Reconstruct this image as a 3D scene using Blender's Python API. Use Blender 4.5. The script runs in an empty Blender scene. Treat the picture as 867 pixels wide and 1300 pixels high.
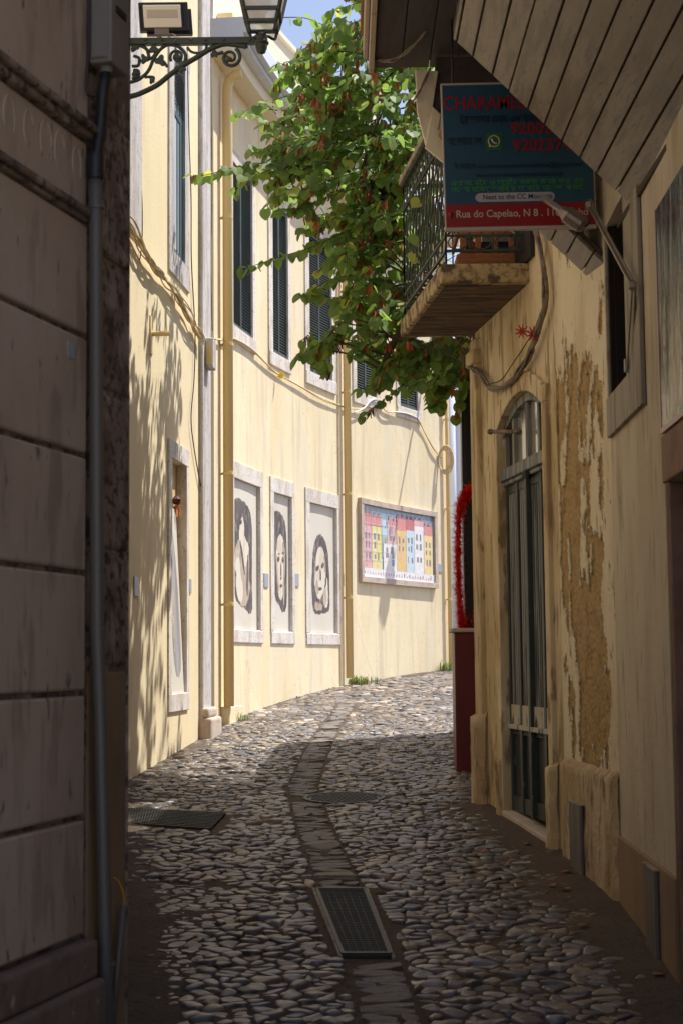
import bpy, bmesh, math, random
import numpy as np
from mathutils import Vector, Matrix, noise as mnoise
random.seed(7)
R = math.radians
SC = bpy.context.scene
COL = SC.collection
# ---------------------------------------------------------------- camera
F = 2000.0; CX, CY = 433.5, 650.0
cam_d = bpy.data.cameras.new('camera'); cam = bpy.data.objects.new('camera', cam_d); COL.objects.link(cam)
cam_d.sensor_fit = 'VERTICAL'; cam_d.sensor_height = 36; cam_d.sensor_width = 24
cam_d.lens = F/1300*36; cam_d.clip_end = 2000; cam_d.clip_start = .05
EYE = Vector((0, 0, 1.6))
CM = Matrix.Rotation(R(90+5.43), 4, 'X') @ Matrix.Rotation(-.0095, 4, 'Z')
cam.matrix_world = Matrix.Translation(EYE) @ CM
SC.camera = cam
cam_d.dof.use_dof = True; cam_d.dof.focus_distance = 17; cam_d.dof.aperture_fstop = 8
def ray(px, py):
    return (CM.to_3x3() @ Vector(((px-CX)/F, -(py-CY)/F, -1))).normalized()
def at(px, py, Y):
    d = ray(px, py); return EYE + d*(Y/d.y)
# ---------------------------------------------------------------- ground height
GK = [(-12,-2.3),(-3,-1.77),(0,-1.6),(3,-1.47),(6.1,-1.33),(8,-1.22),(9.3,-1.135),(10.3,-1.075),(11.5,-1.01),(13,-.935),(15,-.82),(17.9,-.64),(20,-.485),(21.9,-.34),(24.9,-.16),(28,-.02),(35,.2),(60,.7),(200,1.5),(900,2)]
GY = np.array([k[0] for k in GK], float); GH = np.array([k[1] for k in GK], float)+1.6
def G(y): return float(np.interp(y, GY, GH))
def on_ground(px, py):
    d = ray(px, py); lo, hi = 1.0, 60.0
    for _ in range(60):
        m = (lo+hi)/2; p = EYE+d*m
        if p.z > G(p.y): lo = m
        else: hi = m
    return EYE+d*lo
# ---------------------------------------------------------------- mesh building
class MB:
    def __init__(s): s.v = []; s.f = []; s.mi = []; s.mat = 0; s.col = []; s.c = None
    def add(s, vs, fs):
        n = len(s.v); s.v += [tuple(x) for x in vs]
        s.f += [tuple(n+i for i in f) for f in fs]; s.mi += [s.mat]*len(fs)
        if s.c is not None: s.col += [s.c]*len(vs)
        return s
    def grid8(s, p):   # p: 8 points, bottom 4 then top 4
        return s.add(p, [(0,3,2,1),(4,5,6,7),(0,1,5,4),(1,2,6,5),(2,3,7,6),(3,0,4,7)])
    def box(s, c, d, M=None):
        x, y, z = d[0]/2, d[1]/2, d[2]/2
        p = [Vector(q) for q in [(-x,-y,-z),(x,-y,-z),(x,y,-z),(-x,y,-z),(-x,-y,z),(x,-y,z),(x,y,z),(-x,y,z)]]
        if M is not None: p = [M@q for q in p]
        return s.grid8([q+Vector(c) for q in p])
    def bar(s, a, b, w, h, up=(0,0,1)):
        a, b = Vector(a), Vector(b); t = (b-a).normalized(); u = Vector(up)
        sd = t.cross(u)
        if sd.length < 1e-4: sd = t.cross(Vector((1,0,0)))
        sd.normalize(); uu = sd.cross(t).normalized()
        q = []
        for e in (a, b):
            q.append([e-sd*w/2-uu*h/2, e+sd*w/2-uu*h/2, e+sd*w/2+uu*h/2, e-sd*w/2+uu*h/2])
        return s.add(q[0]+q[1], [(3,2,1,0),(4,5,6,7),(0,1,5,4),(1,2,6,5),(2,3,7,6),(3,0,4,7)])
    def tube(s, pts, r, n=8, cap=True):
        pts = [Vector(p) for p in pts]; N = len(pts); rr = r if isinstance(r, (list, tuple)) else [r]*N
        up = Vector((0,0,1)); rings = []
        t0 = (pts[1]-pts[0]).normalized()
        a = t0.cross(up)
        if a.length < .05: a = t0.cross(Vector((1,0,0)))
        a.normalize()
        for i in range(N):
            t = (pts[min(i+1, N-1)]-pts[max(i-1, 0)])
            if t.length < 1e-9: t = t0
            t.normalize(); a = (a - t*a.dot(t))
            if a.length < 1e-5: a = t.cross(Vector((.3,.8,.5)))
            a.normalize(); b = t.cross(a)
            rings.append([pts[i]+(a*math.cos(2*math.pi*k/n)+b*math.sin(2*math.pi*k/n))*rr[i] for k in range(n)])
        vs = [p for r_ in rings for p in r_]; fs = []
        for i in range(N-1):
            for k in range(n):
                k2 = (k+1) % n; fs.append((i*n+k, i*n+k2, (i+1)*n+k2, (i+1)*n+k))
        if cap: fs += [tuple(range(n))[::-1], tuple((N-1)*n+k for k in range(n))]
        return s.add(vs, fs)
    def lathe(s, c, prof, n=14, M=None):   # prof: (r,z)
        vs = []
        for r_, z in prof:
            for k in range(n):
                q = Vector((r_*math.cos(2*math.pi*k/n), r_*math.sin(2*math.pi*k/n), z))
                if M is not None: q = M@q
                vs.append(q+Vector(c))
        fs = []
        for i in range(len(prof)-1):
            for k in range(n):
                k2 = (k+1) % n; fs.append((i*n+k, i*n+k2, (i+1)*n+k2, (i+1)*n+k))
        fs += [tuple(range(n))[::-1], tuple((len(prof)-1)*n+k for k in range(n))]
        return s.add(vs, fs)
    def prism(s, poly, off):   # poly of 3d points, extruded by vector
        n = len(poly); p = [Vector(q) for q in poly]; o = Vector(off)
        return s.add(p+[q+o for q in p], [tuple(range(n))[::-1], tuple(range(n, 2*n))]+[(i, (i+1)%n, n+(i+1)%n, n+i) for i in range(n)])
    def build(s, name, mats, parent=None, smooth=False, bevel=0, seg=1, fixn=True, autos=None):
        if not isinstance(mats, (list, tuple)): mats = [mats]
        v = np.array(s.v, float); c = (v.min(0)+v.max(0))/2
        me = bpy.data.meshes.new(name); me.from_pydata((v-c).tolist(), [], s.f)
        for m in mats: me.materials.append(m)
        if len(mats) > 1: me.polygons.foreach_set('material_index', s.mi)
        if s.c is not None:
            at_ = me.attributes.new('tint', 'FLOAT', 'POINT'); at_.data.foreach_set('value', np.array(s.col, float))
        if fixn:
            bm = bmesh.new(); bm.from_mesh(me); bmesh.ops.recalc_face_normals(bm, faces=bm.faces); bm.to_mesh(me); bm.free()
        if smooth: me.polygons.foreach_set('use_smooth', [True]*len(me.polygons))
        me.update()
        o = bpy.data.objects.new(name, me); COL.objects.link(o)
        if parent: o.parent = parent
        w = Vector(c); q = parent
        while q: w = w-q.location; q = q.parent
        o.location = w
        if bevel:
            md = o.modifiers.new('bevel', 'BEVEL'); md.width = bevel; md.segments = seg; md.limit_method = 'ANGLE'; md.angle_limit = R(35)
        return o
def tag(o, label=None, cat=None, group=None, kind=None):
    if label: o['label'] = label
    if cat: o['category'] = cat
    if group: o['group'] = group
    if kind: o['kind'] = kind
    return o
def thing(name, loc, label, cat, group=None):
    o = bpy.data.objects.new(name, None); COL.objects.link(o); o.location = loc; o.empty_display_size = .2
    return tag(o, label, cat, group)
# ---------------------------------------------------------------- materials
def newmat(name):
    m = bpy.data.materials.new(name); m.use_nodes = True; nt = m.node_tree; nt.nodes.clear()
    out = nt.nodes.new('ShaderNodeOutputMaterial'); b = nt.nodes.new('ShaderNodeBsdfPrincipled')
    nt.links.new(b.outputs[0], out.inputs[0]); return m, nt, b
def node(nt, t, **k):
    n = nt.nodes.new(t)
    for a, v in k.items():
        if a in n.inputs: n.inputs[a].default_value = v
        else: setattr(n, a, v)
    return n
def c4(c): return (c[0], c[1], c[2], 1)
def noise_fac(nt, pos, scale, stretch, lo, hi, detail=5, rough=.55, seed=0):
    mp = node(nt, 'ShaderNodeMapping'); mp.inputs['Scale'].default_value = stretch; mp.inputs['Location'].default_value = (seed*3.7, seed*1.3, seed*2.1)
    nt.links.new(pos, mp.inputs[0])
    n = node(nt, 'ShaderNodeTexNoise', Scale=scale, Detail=detail, Roughness=rough); nt.links.new(mp.outputs[0], n.inputs['Vector'])
    mr = node(nt, 'ShaderNodeMapRange'); mr.interpolation_type = 'SMOOTHSTEP'
    mr.inputs['From Min'].default_value = lo; mr.inputs['From Max'].default_value = hi
    nt.links.new(n.outputs[0], mr.inputs[0]); return mr.outputs[0], n.outputs[0]
def mixc(nt, fac, a, b):
    m = node(nt, 'ShaderNodeMix', data_type='RGBA')
    if isinstance(fac, (int, float)): m.inputs[0].default_value = fac
    else: nt.links.new(fac, m.inputs[0])
    for s_, i in ((a, 6), (b, 7)):
        if isinstance(s_, tuple): m.inputs[i].default_value = c4(s_)
        else: nt.links.new(s_, m.inputs[i])
    return m.outputs[2]
_ms = [0]
def mat(name, base, rough=.8, layers=(), bump=.2, bscale=60, bdist=.004, metallic=0, spec=.5, tint=None, bstretch=(1,1,1), crack=None):
    """layers: (scale, stretch, lo, hi, colour, strength)"""
    m, nt, b = newmat(name)
    geo = node(nt, 'ShaderNodeNewGeometry'); pos = geo.outputs['Position']
    col = base if not tint else None
    if tint:
        a = node(nt, 'ShaderNodeAttribute', attribute_name='tint'); cr = node(nt, 'ShaderNodeValToRGB'); cr.color_ramp.interpolation = 'LINEAR'
        e = cr.color_ramp.elements; e[0].position = 0; e[0].color = c4(tint[0]); e[1].position = 1; e[1].color = c4(tint[-1])
        for i, c in enumerate(tint[1:-1]):
            q = cr.color_ramp.elements.new((i+1)/(len(tint)-1)); q.color = c4(c)
        nt.links.new(a.outputs['Fac'], cr.inputs[0]); col = cr.outputs[0]
    hsum = None
    for i, L in enumerate(layers):
        sc, st, lo, hi, c = L[:5]; sg = L[5] if len(L) > 5 else 1
        _ms[0] += 1
        f, raw = noise_fac(nt, pos, sc, st, lo, hi, seed=_ms[0] % 17)
        if sg != 1:
            mm = node(nt, 'ShaderNodeMath', operation='MULTIPLY'); nt.links.new(f, mm.inputs[0]); mm.inputs[1].default_value = sg; f = mm.outputs[0]
        col = mixc(nt, f, col, c)
    if crack:
        f, raw = noise_fac(nt, pos, 3, (1,1,1), 0, 1, detail=4); sc_ = node(nt, 'ShaderNodeVectorMath', operation='MULTIPLY_ADD')
        cx_ = node(nt, 'ShaderNodeCombineXYZ'); nt.links.new(raw, cx_.inputs[0]); nt.links.new(raw, cx_.inputs[2]); nt.links.new(cx_.outputs[0], sc_.inputs[0]); sc_.inputs[1].default_value = (.9,.9,.9); nt.links.new(pos, sc_.inputs[2])
        vo = node(nt, 'ShaderNodeTexVoronoi', feature='DISTANCE_TO_EDGE', Scale=crack[0]); nt.links.new(sc_.outputs[0], vo.inputs['Vector'])
        mr = node(nt, 'ShaderNodeMapRange'); mr.inputs['From Min'].default_value = 0; mr.inputs['From Max'].default_value = crack[1]; mr.inputs['To Min'].default_value = 1; mr.inputs['To Max'].default_value = 0; nt.links.new(vo.outputs['Distance'], mr.inputs[0])
        g, _ = noise_fac(nt, pos, .9, (1,1,1), .48, .6, detail=3, seed=13); mm = node(nt, 'ShaderNodeMath', operation='MULTIPLY'); nt.links.new(mr.outputs[0], mm.inputs[0]); nt.links.new(g, mm.inputs[1])
        m2 = node(nt, 'ShaderNodeMath', operation='MULTIPLY'); nt.links.new(mm.outputs[0], m2.inputs[0]); m2.inputs[1].default_value = .6; col = mixc(nt, m2.outputs[0], col, crack[2])
    if isinstance(col, tuple): b.inputs['Base Color'].default_value = c4(col)
    else: nt.links.new(col, b.inputs['Base Color'])
    b.inputs['Roughness'].default_value = rough; b.inputs['Metallic'].default_value = metallic; b.inputs['Specular IOR Level'].default_value = spec
    if bump:
        f, raw = noise_fac(nt, pos, bscale, bstretch, 0, 1, detail=6, rough=.65)
        bp = node(nt, 'ShaderNodeBump', Strength=bump, Distance=bdist); nt.links.new(raw, bp.inputs['Height']); nt.links.new(bp.outputs[0], b.inputs['Normal'])
    return m
ST = (1,1,.12)   # vertical streaks
Y1 = (.84,.715,.465)
M = {}
M['yellow'] = mat('yellow_plaster', Y1, .9, [(1.3,(1,1,.5),.35,.75,(.79,.67,.45),.8),(5,ST,.45,.8,(.66,.55,.38),.35),(9,(1,1,1),.6,.75,(.9,.77,.53),.6),(2.2,(1,1,.25),.56,.66,(.66,.55,.38),.5)], .45, 30, .008, crack=(.9,.006,(.45,.37,.25)))
M['yellow_big'] = mat('yellow_plaster_big', (.85,.745,.51), .9, [(.9,(1,1,.6),.42,.62,(.79,.66,.42),.8),(7,ST,.5,.68,(.66,.54,.37),.5),(3,ST,.52,.66,(.9,.8,.6),.5),(14,(1,1,1),.56,.68,(.72,.59,.39),.5),(1.7,(1,1,.5),.55,.6,(.76,.68,.52),.55),(4,(1,1,.08),.58,.68,(.6,.5,.35),.5)], .4, 30, .008, crack=(.75,.006,(.45,.37,.25)))
M['yellow_pale'] = mat('pale_attic_plaster', (.86,.78,.6), .9, [(1.5,ST,.4,.8,(.8,.7,.52),.7)], .2, 40, .005)
M['pipe_yellow'] = mat('ochre_pipe_paint', (.76,.58,.28), .5, [(5,ST,.45,.8,(.68,.48,.2),.7),(20,(1,1,.4),.62,.75,(.8,.66,.4),.6)], .1, 60, .003)
M['stone_white'] = mat('pale_limestone', (.74,.70,.65), .85, [(6,(1,1,.4),.45,.62,(.58,.5,.44),.8),(25,(1,1,1),.55,.66,(.44,.37,.32),.7),(10,(1,1,.3),.6,.75,(.8,.78,.8),.8)], .6, 50, .008)
M['stone_grey'] = mat('stained_grey_stone', (.6,.57,.56), .85, [(5,(1,1,.2),.4,.7,(.36,.31,.29),.7),(20,(1,1,.5),.5,.7,(.22,.19,.18),.5)], .8, 40, .01)
M['stone_pink'] = mat('buff_stone', (.58,.49,.42), .85, [(6,(1,1,1),.4,.7,(.45,.35,.28),.7),(25,(1,1,1),.6,.7,(.75,.7,.66),.6)], .8, 40, .012)
M['cornice'] = mat('blue_white_cornice_paint', (.62,.68,.78), .7, [(4,(1,1,.5),.45,.75,(.75,.75,.76),.8),(12,(1,1,1),.6,.75,(.42,.42,.45),.4)], .2, 40, .004)
M['old_stone'] = mat('dark_ashlar_limestone', (.50,.385,.295), .75, [(3,(1,1,.5),.35,.7,(.39,.29,.215),.9),(14,(1,1,.2),.5,.62,(.29,.21,.155),.7),(1.6,(1,1,1),.5,.62,(.5,.39,.3),.6),(30,(1,1,.35),.63,.72,(.08,.055,.045),.9),(6,(1,1,.3),.6,.8,(.46,.38,.33),.5)], .45, 30, .006)
M['quoin'] = mat('pitted_quoin_stone', (.29,.21,.155), .85, [(8,(1,1,.6),.42,.58,(.17,.115,.085),.9),(30,(1,1,1),.5,.6,(.06,.04,.03),.9),(14,(1,1,.6),.56,.68,(.42,.33,.26),.8)], 1, 25, .015)
M['joint'] = mat('dark_joint', (.06,.04,.03), .95, [], .5, 40)
M['ochre_low'] = mat('brown_plaster_patch', (.3,.2,.11), .9, [(6,(1,1,.4),.4,.7,(.22,.14,.08),.8)], .6, 30, .008)
M['plinth_l'] = mat('plinth_stone', (.2,.14,.11), .8, [(8,(1,1,.6),.4,.7,(.12,.08,.06),.9),(25,(1,1,1),.62,.72,(.5,.44,.38),.6)], .8, 25, .01)
M['pvc'] = mat('grey_pipe', (.13,.115,.10), .4, [(8,ST,.45,.75,(.085,.075,.07),.8)], .1, 60, .002)
M['black_pipe'] = mat('black_hose', (.02,.02,.022), .45, [], .15, 60, .002)
M['box_grey'] = mat('grey_box_plastic', (.23,.205,.18), .5, [(6,ST,.45,.75,(.17,.15,.13),.8)], .08, 60, .002)
M['iron'] = mat('dark_green_iron', (.03,.045,.035), .45, [(30,(1,1,1),.5,.7,(.05,.05,.04),.7),(18,(1,1,1),.62,.72,(.12,.05,.025),.7)], .4, 80, .003, spec=.6)
M['black'] = mat('black_metal', (.012,.012,.013), .4, [], .1, 60, .002)
M['lens'] = mat('floodlight_face', (.9,.84,.68), .3, [], 0)
M['lens2'] = mat('floodlight_reflector', (.6,.53,.4), .3, [], 0)
M['plaque'] = mat('grey_blue_plaque', (.36,.4,.46), .35, [(60,(1,1,3),.5,.6,(.25,.28,.33),.5)], 0)
M['wire_cream'] = mat('cream_cable', (.66,.54,.32), .6, [(20,(1,1,1),.5,.7,(.5,.38,.2),.8)], .1)
M['wire_dark'] = mat('dark_cable', (.05,.035,.03), .6, [], 0)
M['wire_grey'] = mat('dusty_cable', (.24,.19,.14), .65, [(20,(1,1,1),.45,.65,(.08,.06,.05),.9)], .1)
M['white_cable'] = mat('white_cable', (.75,.74,.72), .5, [], 0)
M['shutter'] = mat('dark_green_shutter', (.05,.075,.065), .55, [(10,(1,1,.5),.45,.7,(.1,.11,.11),.8)], .1)
M['green_frame'] = mat('dark_green_frame', (.01,.045,.035), .35, [], .1)
M['curtain'] = mat('pale_curtain_glass', (.55,.6,.66), .2, [(3,ST,.4,.7,(.4,.45,.5),.8)], 0)
M['panel'] = mat('portrait_board', (.7,.66,.58), .7, [(2.5,(1,1,.6),.4,.75,(.62,.57,.48),.8)], .08)
M['ink_dark'] = mat('portrait_dark_paint', (.13,.11,.11), .7, [(6,(1,1,.4),.45,.58,(.085,.07,.075),.8),(14,(1,1,.5),.56,.63,(.34,.28,.24),.7)], .05)
M['ink_mid'] = mat('portrait_mid_paint', (.5,.40,.32), .7, [(9,(1,1,.5),.46,.58,(.36,.29,.25),.8),(14,(1,1,.5),.55,.62,(.64,.54,.43),.7)], .05)
M['ink_light'] = mat('portrait_light_paint', (.74,.68,.58), .7, [(7,(1,1,.5),.5,.62,(.6,.5,.4),.6)], .05)
M['ink_grey'] = mat('portrait_grey_paint', (.28,.27,.3), .7, [(8,ST,.4,.65,(.45,.43,.43),.8)], .05)
M['plaster_r'] = mat('aged_beige_plaster', (.62,.535,.41), .9, [(2,(1,1,.4),.42,.62,(.52,.43,.31),.8),(18,(1,1,.2),.58,.68,(.3,.22,.14),.6),(4,(1,1,.25),.55,.65,(.4,.31,.21),.6),(5,(1,1,.5),.6,.75,(.62,.55,.46),.7),(40,(1,1,.3),.68,.75,(.1,.07,.05),.6)], .5, 30, .008)
M['plaster_door'] = mat('cream_ochre_surround', (.7,.575,.37), .9, [(3,(1,1,.3),.42,.6,(.55,.41,.22),.9),(14,(1,1,.25),.55,.65,(.25,.165,.09),.8),(6,(1,1,.15),.56,.66,(.36,.25,.13),.8),(7,(1,1,.4),.6,.72,(.82,.74,.56),.8)], .8, 25, .012)
M['plaster_dk'] = mat('dirty_base_plaster', (.48,.34,.19), .9, [(6,(1,1,.3),.4,.65,(.66,.54,.37),.8),(14,(1,1,.3),.5,.68,(.16,.1,.06),.8)], 1, 22, .015)
M['plinth_r'] = mat('smooth_brown_plinth', (.3,.2,.115), .85, [(3,(1,1,.4),.4,.7,(.24,.155,.085),.9),(30,(1,1,.5),.62,.72,(.4,.3,.2),.6)], .4, 30, .006)
M['door_green'] = mat('dark_green_door_paint', (.035,.045,.04), .5, [(9,(1,1,.3),.45,.7,(.075,.08,.075),.8),(30,(1,1,.4),.64,.72,(.25,.22,.18),.6)], .3, 50, .003)
M['door_dark'] = mat('dark_door_wood', (.02,.018,.017), .55, [], .3, 50, .003)
M['slat_worn'] = mat('worn_grey_slats', (.26,.26,.245), .6, [(14,(1,1,.1),.45,.6,(.07,.08,.075),.95)], .4, 50, .003)
M['kick'] = mat('bare_kick_board', (.5,.45,.36), .7, [(14,(1,1,.35),.55,.62,(.03,.03,.03),.95)], .3, 40, .004)
M['pane'] = mat('cream_reflection_pane', (.92,.88,.78), .12, [(5,(1,1,1),.4,.7,(.7,.64,.54),.6)], .02, 30, metallic=.75)  # cream metallic colour stands in for the sunlit wall's reflection
M['wood_hood'] = mat('weathered_soffit_boards', (.235,.185,.135), .42, [(7,(3,.35,3),.42,.6,(.14,.105,.075),.9),(30,(3,.4,3),.56,.66,(.08,.06,.045),.8),(2.5,(1,1,1),.5,.65,(.2,.15,.11),.7)], .5, 30, .005, tint=None)
M['wood_dark'] = mat('dark_eave_boards', (.07,.055,.055), .7, [(8,(3,.35,3),.45,.7,(.045,.035,.035),.8)], .3, 30, .004)
M['fascia'] = mat('weathered_fascia', (.5,.42,.33), .7, [(10,(1,1,1),.5,.7,(.25,.19,.14),.7)], .3, 30, .004)
M['slab'] = mat('mouldy_concrete', (.48,.36,.19), .9, [(9,(1,1,1),.48,.6,(.06,.045,.03),.9),(20,(1,1,1),.5,.62,(.2,.135,.07),.8)], 1, 30, .015)
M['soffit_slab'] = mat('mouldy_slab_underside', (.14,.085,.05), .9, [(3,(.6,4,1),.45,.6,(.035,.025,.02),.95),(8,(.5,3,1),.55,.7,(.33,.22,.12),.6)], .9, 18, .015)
M['red_paint'] = mat('dark_red_paint', (.12,.008,.007), .45, [(5,(1,1,.6),.45,.7,(.09,.006,.006),.8),(30,(1,1,1),.68,.73,(.45,.25,.2),.5)], .15, 30, .003)
M['red_door'] = mat('dark_brown_red_frame', (.11,.05,.045), .5, [(6,ST,.4,.7,(.07,.03,.028),.8)], .15)
M['lintel'] = mat('reddish_brown_lintel_stone', (.3,.17,.125), .8, [(6,(1,1,1),.4,.7,(.2,.11,.08),.8)], .5, 30, .006)
M['tinsel'] = mat('red_tinsel', (.85,.035,.02), .4, [], 0)
M['tie'] = mat('red_tie', (.45,.03,.03), .5, [], 0)
M['orange_wood'] = mat('orange_wood', (.4,.15,.05), .5, [(12,(1,1,4),.4,.7,(.25,.085,.03),.8)], .1)
M['bark'] = mat('brown_bark', (.09,.06,.045), .9, [], .6, 60, .006)
M['pod'] = mat('red_brown_seed_pods', (.45,.1,.035), .6, [(30,(1,1,1),.4,.7,(.25,.05,.025),.9)], .1)
M['dirt'] = mat('street_dirt', (.095,.068,.049), .95, [(3,(1,1,1),.4,.7,(.125,.09,.064),.8),(25,(1,1,1),.5,.7,(.05,.038,.03),.8),(60,(1,1,1),.62,.7,(.2,.17,.14),.7)], 1, 45, .02)
M['dirt_hem'] = mat('brown_packed_soil', (.105,.07,.043), .95, [(4,(1,1,1),.4,.7,(.07,.047,.03),.8),(40,(1,1,1),.6,.7,(.24,.18,.12),.6)], 1, 40, .02)
M['cobble'] = mat('cobblestone', None or (.2,.2,.2), .33, [(30,(1,1,1),.5,.75,(.2,.18,.17),.35),(4,(1,1,1),.52,.75,(.17,.115,.075),.35)], .5, 45, .006, tint=[(.05,.038,.03),(.085,.08,.085),(.13,.10,.075),(.10,.11,.135),(.20,.155,.12),(.12,.125,.15),(.30,.235,.17),(.19,.2,.245),(.50,.43,.35)])
M['setts'] = mat('flat_gutter_setts', (.2,.2,.2), .6, [(12,(1,4,1),.45,.7,(.085,.066,.055),.8)], .8, 35, .012, tint=[(.15,.125,.105),(.21,.185,.165),(.18,.175,.18),(.26,.22,.18)])
M['kerb'] = mat('pale_kerb_stone', (.36,.31,.25), .8, [(12,(1,1,1),.42,.6,(.2,.16,.125),.85)], .4, 40, .005)
M['grate'] = mat('cast_iron_grate', (.035,.036,.038), .5, [(14,(1,1,1),.5,.7,(.07,.06,.05),.7)], .4, 60, .003, metallic=.3)
M['hole'] = mat('black_void', (.006,.006,.006), .9, [], 0)
M['bluewall'] = mat('pale_blue_render', (.62,.7,.88), .85, [(2,ST,.4,.7,(.72,.76,.86),.7)], .1)
M['white_trim'] = mat('white_trim_paint', (.82,.82,.85), .6, [], 0)
M['roof'] = mat('terracotta_roof', (.35,.16,.1), .9, [(8,(1,1,1),.4,.7,(.25,.11,.07),.8)], .5)
M['shade_wall'] = mat('shade_wall_plaster', (.5,.42,.3), .9, [(3,ST,.4,.7,(.38,.31,.21),.8)], .5)
M['sign_blue'] = mat('sign_blue_vinyl', (.016,.075,.145), .45, [(3,(1,1,1),.4,.7,(.013,.062,.12),.6)], 0)
M['sign_red'] = mat('sign_red_vinyl', (.28,.01,.014), .35, [], 0)
M['ltr_red'] = mat('sign_red_letters', (.3,.015,.02), .4, [], 0)
M['ltr_dark'] = mat('sign_dark_letters', (.012,.02,.035), .4, [], 0)
M['ltr_green'] = mat('sign_green_letters', (.05,.28,.06), .4, [], 0)
M['ltr_white'] = mat('sign_pale_letters', (.55,.48,.46), .4, [], 0)
M['sign_pill'] = mat('sign_pale_pill', (.42,.42,.52), .4, [], 0)
M['sign_edge'] = mat('sign_pale_edge', (.5,.43,.42), .5, [], 0)
M['sign_dkgreen'] = mat('sign_green_square', (.02,.14,.05), .4, [], 0)
M['alu'] = mat('dull_aluminium', (.3,.26,.23), .4, [(20,(1,1,1),.5,.7,(.18,.15,.13),.7)], .1, metallic=.6)
M['grey_board'] = mat('grey_base_board', (.17,.145,.13), .6, [(12,ST,.45,.7,(.1,.085,.075),.8)], .3)
M['grey_wood'] = mat('weathered_grey_window_wood', (.33,.29,.23), .7, [(12,ST,.45,.65,(.16,.13,.1),.8)], .3, 40)
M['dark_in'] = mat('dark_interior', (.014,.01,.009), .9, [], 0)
M['yellow_tag'] = mat('yellow_tag', (.9,.7,.03), .5, [], 0)
def leafmat(name, cols, trans=.48):
    m, nt, b = newmat(name)
    a = node(nt, 'ShaderNodeAttribute', attribute_name='tint'); cr = node(nt, 'ShaderNodeValToRGB'); e = cr.color_ramp.elements
    e[0].color = c4(cols[0]); e[1].color = c4(cols[-1])
    for i, c in enumerate(cols[1:-1]):
        q = cr.color_ramp.elements.new((i+1)/(len(cols)-1)); q.color = c4(c)
    nt.links.new(a.outputs['Fac'], cr.inputs[0]); nt.links.new(cr.outputs[0], b.inputs['Base Color'])
    b.inputs['Roughness'].default_value = .5; b.inputs['Specular IOR Level'].default_value = .35
    tr = node(nt, 'ShaderNodeBsdfTranslucent'); hs = node(nt, 'ShaderNodeHueSaturation'); hs.inputs['Hue'].default_value = .485; hs.inputs['Saturation'].default_value = 1.05; hs.inputs['Value'].default_value = 2.2
    nt.links.new(cr.outputs[0], hs.inputs['Color']); nt.links.new(hs.outputs[0], tr.inputs[0])
    ms = node(nt, 'ShaderNodeMixShader'); ms.inputs[0].default_value = trans
    nt.links.new(b.outputs[0], ms.inputs[1]); nt.links.new(tr.outputs[0], ms.inputs[2])
    out = [n for n in nt.nodes if n.type == 'OUTPUT_MATERIAL'][0]; nt.links.new(ms.outputs[0], out.inputs[0])
    return m
M['leaf'] = leafmat('round_green_leaf', [(.075,.135,.04),(.11,.195,.05),(.16,.26,.06),(.15,.235,.08),(.33,.38,.085)])
M['grassblade'] = leafmat('grass_blade', [(.07,.13,.03),(.14,.22,.05),(.3,.3,.12)], .25)
# ---------------------------------------------------------------- walls
class Wall:
    def __init__(s, pts, side):
        s.p = [Vector((a, b)) for a, b in pts]; s.L = [0]
        for a, b in zip(s.p, s.p[1:]): s.L.append(s.L[-1]+(b-a).length)
        sn = []
        for a, b in zip(s.p, s.p[1:]):
            t = (b-a).normalized(); sn.append(Vector((t.y, -t.x))*side)
        s.n = [sn[0]]+[(a+b).normalized() for a, b in zip(sn, sn[1:])]+[sn[-1]]
        s.len = s.L[-1]
    def _i(s, q):
        for i in range(len(s.L)-1):
            if q <= s.L[i+1] or i == len(s.L)-2: return i, (q-s.L[i])/(s.L[i+1]-s.L[i])
    def pt(s, q, z, d=0):
        i, t = s._i(q); p = s.p[i].lerp(s.p[i+1], t); n = s.n[i]*(1-t)+s.n[i+1]*t; n.normalize()
        return Vector((p.x+n.x*d, p.y+n.y*d, z))
    def nrm(s, q):
        i, t = s._i(q); n = (s.n[i]*(1-t)+s.n[i+1]*t).normalized(); return Vector((n.x, n.y, 0))
    def tan(s, q): 
        a, b = s.pt(q-.01, 0), s.pt(q+.01, 0); return (b-a).normalized()
    def hit(s, px, py, d=0):
        r = ray(px, py); best = None
        N = len(s.p)-1
        for i in range(N):
            a = s.p[i]+s.n[i]*d; b = s.p[i+1]+s.n[i+1]*d; e = b-a
            den = r.x*e.y-r.y*e.x
            if abs(den) < 1e-9: continue
            t = (a.x*e.y-a.y*e.x)/den; u = (a.x*r.y-a.y*r.x)/den
            lo = 0 if i > 0 else -1e9; hi = 1 if i < N-1 else 1e9
            if t > 0 and lo-1e-6 <= u <= hi+1e-6 and (best is None or t < best[0]): best = (t, s.L[i]+u*(s.L[i+1]-s.L[i]))
        if best is None: raise Exception('miss %s %s' % (px, py))
        return best[1], 1.6+r.z*best[0]
    def S(s, px, py, d=0): return s.hit(px, py, d)[0]
    def Z(s, px, py, d=0): return s.hit(px, py, d)[1]
    def at(s, px, py, d=0): q, z = s.hit(px, py, d); return s.pt(q, z, d)
    def SY(s, Y): # arclength for world Y
        for i in range(len(s.p)-1):
            if s.p[i].y <= Y <= s.p[i+1].y: return s.L[i]+(Y-s.p[i].y)/(s.p[i+1].y-s.p[i].y)*(s.L[i+1]-s.L[i])
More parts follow.
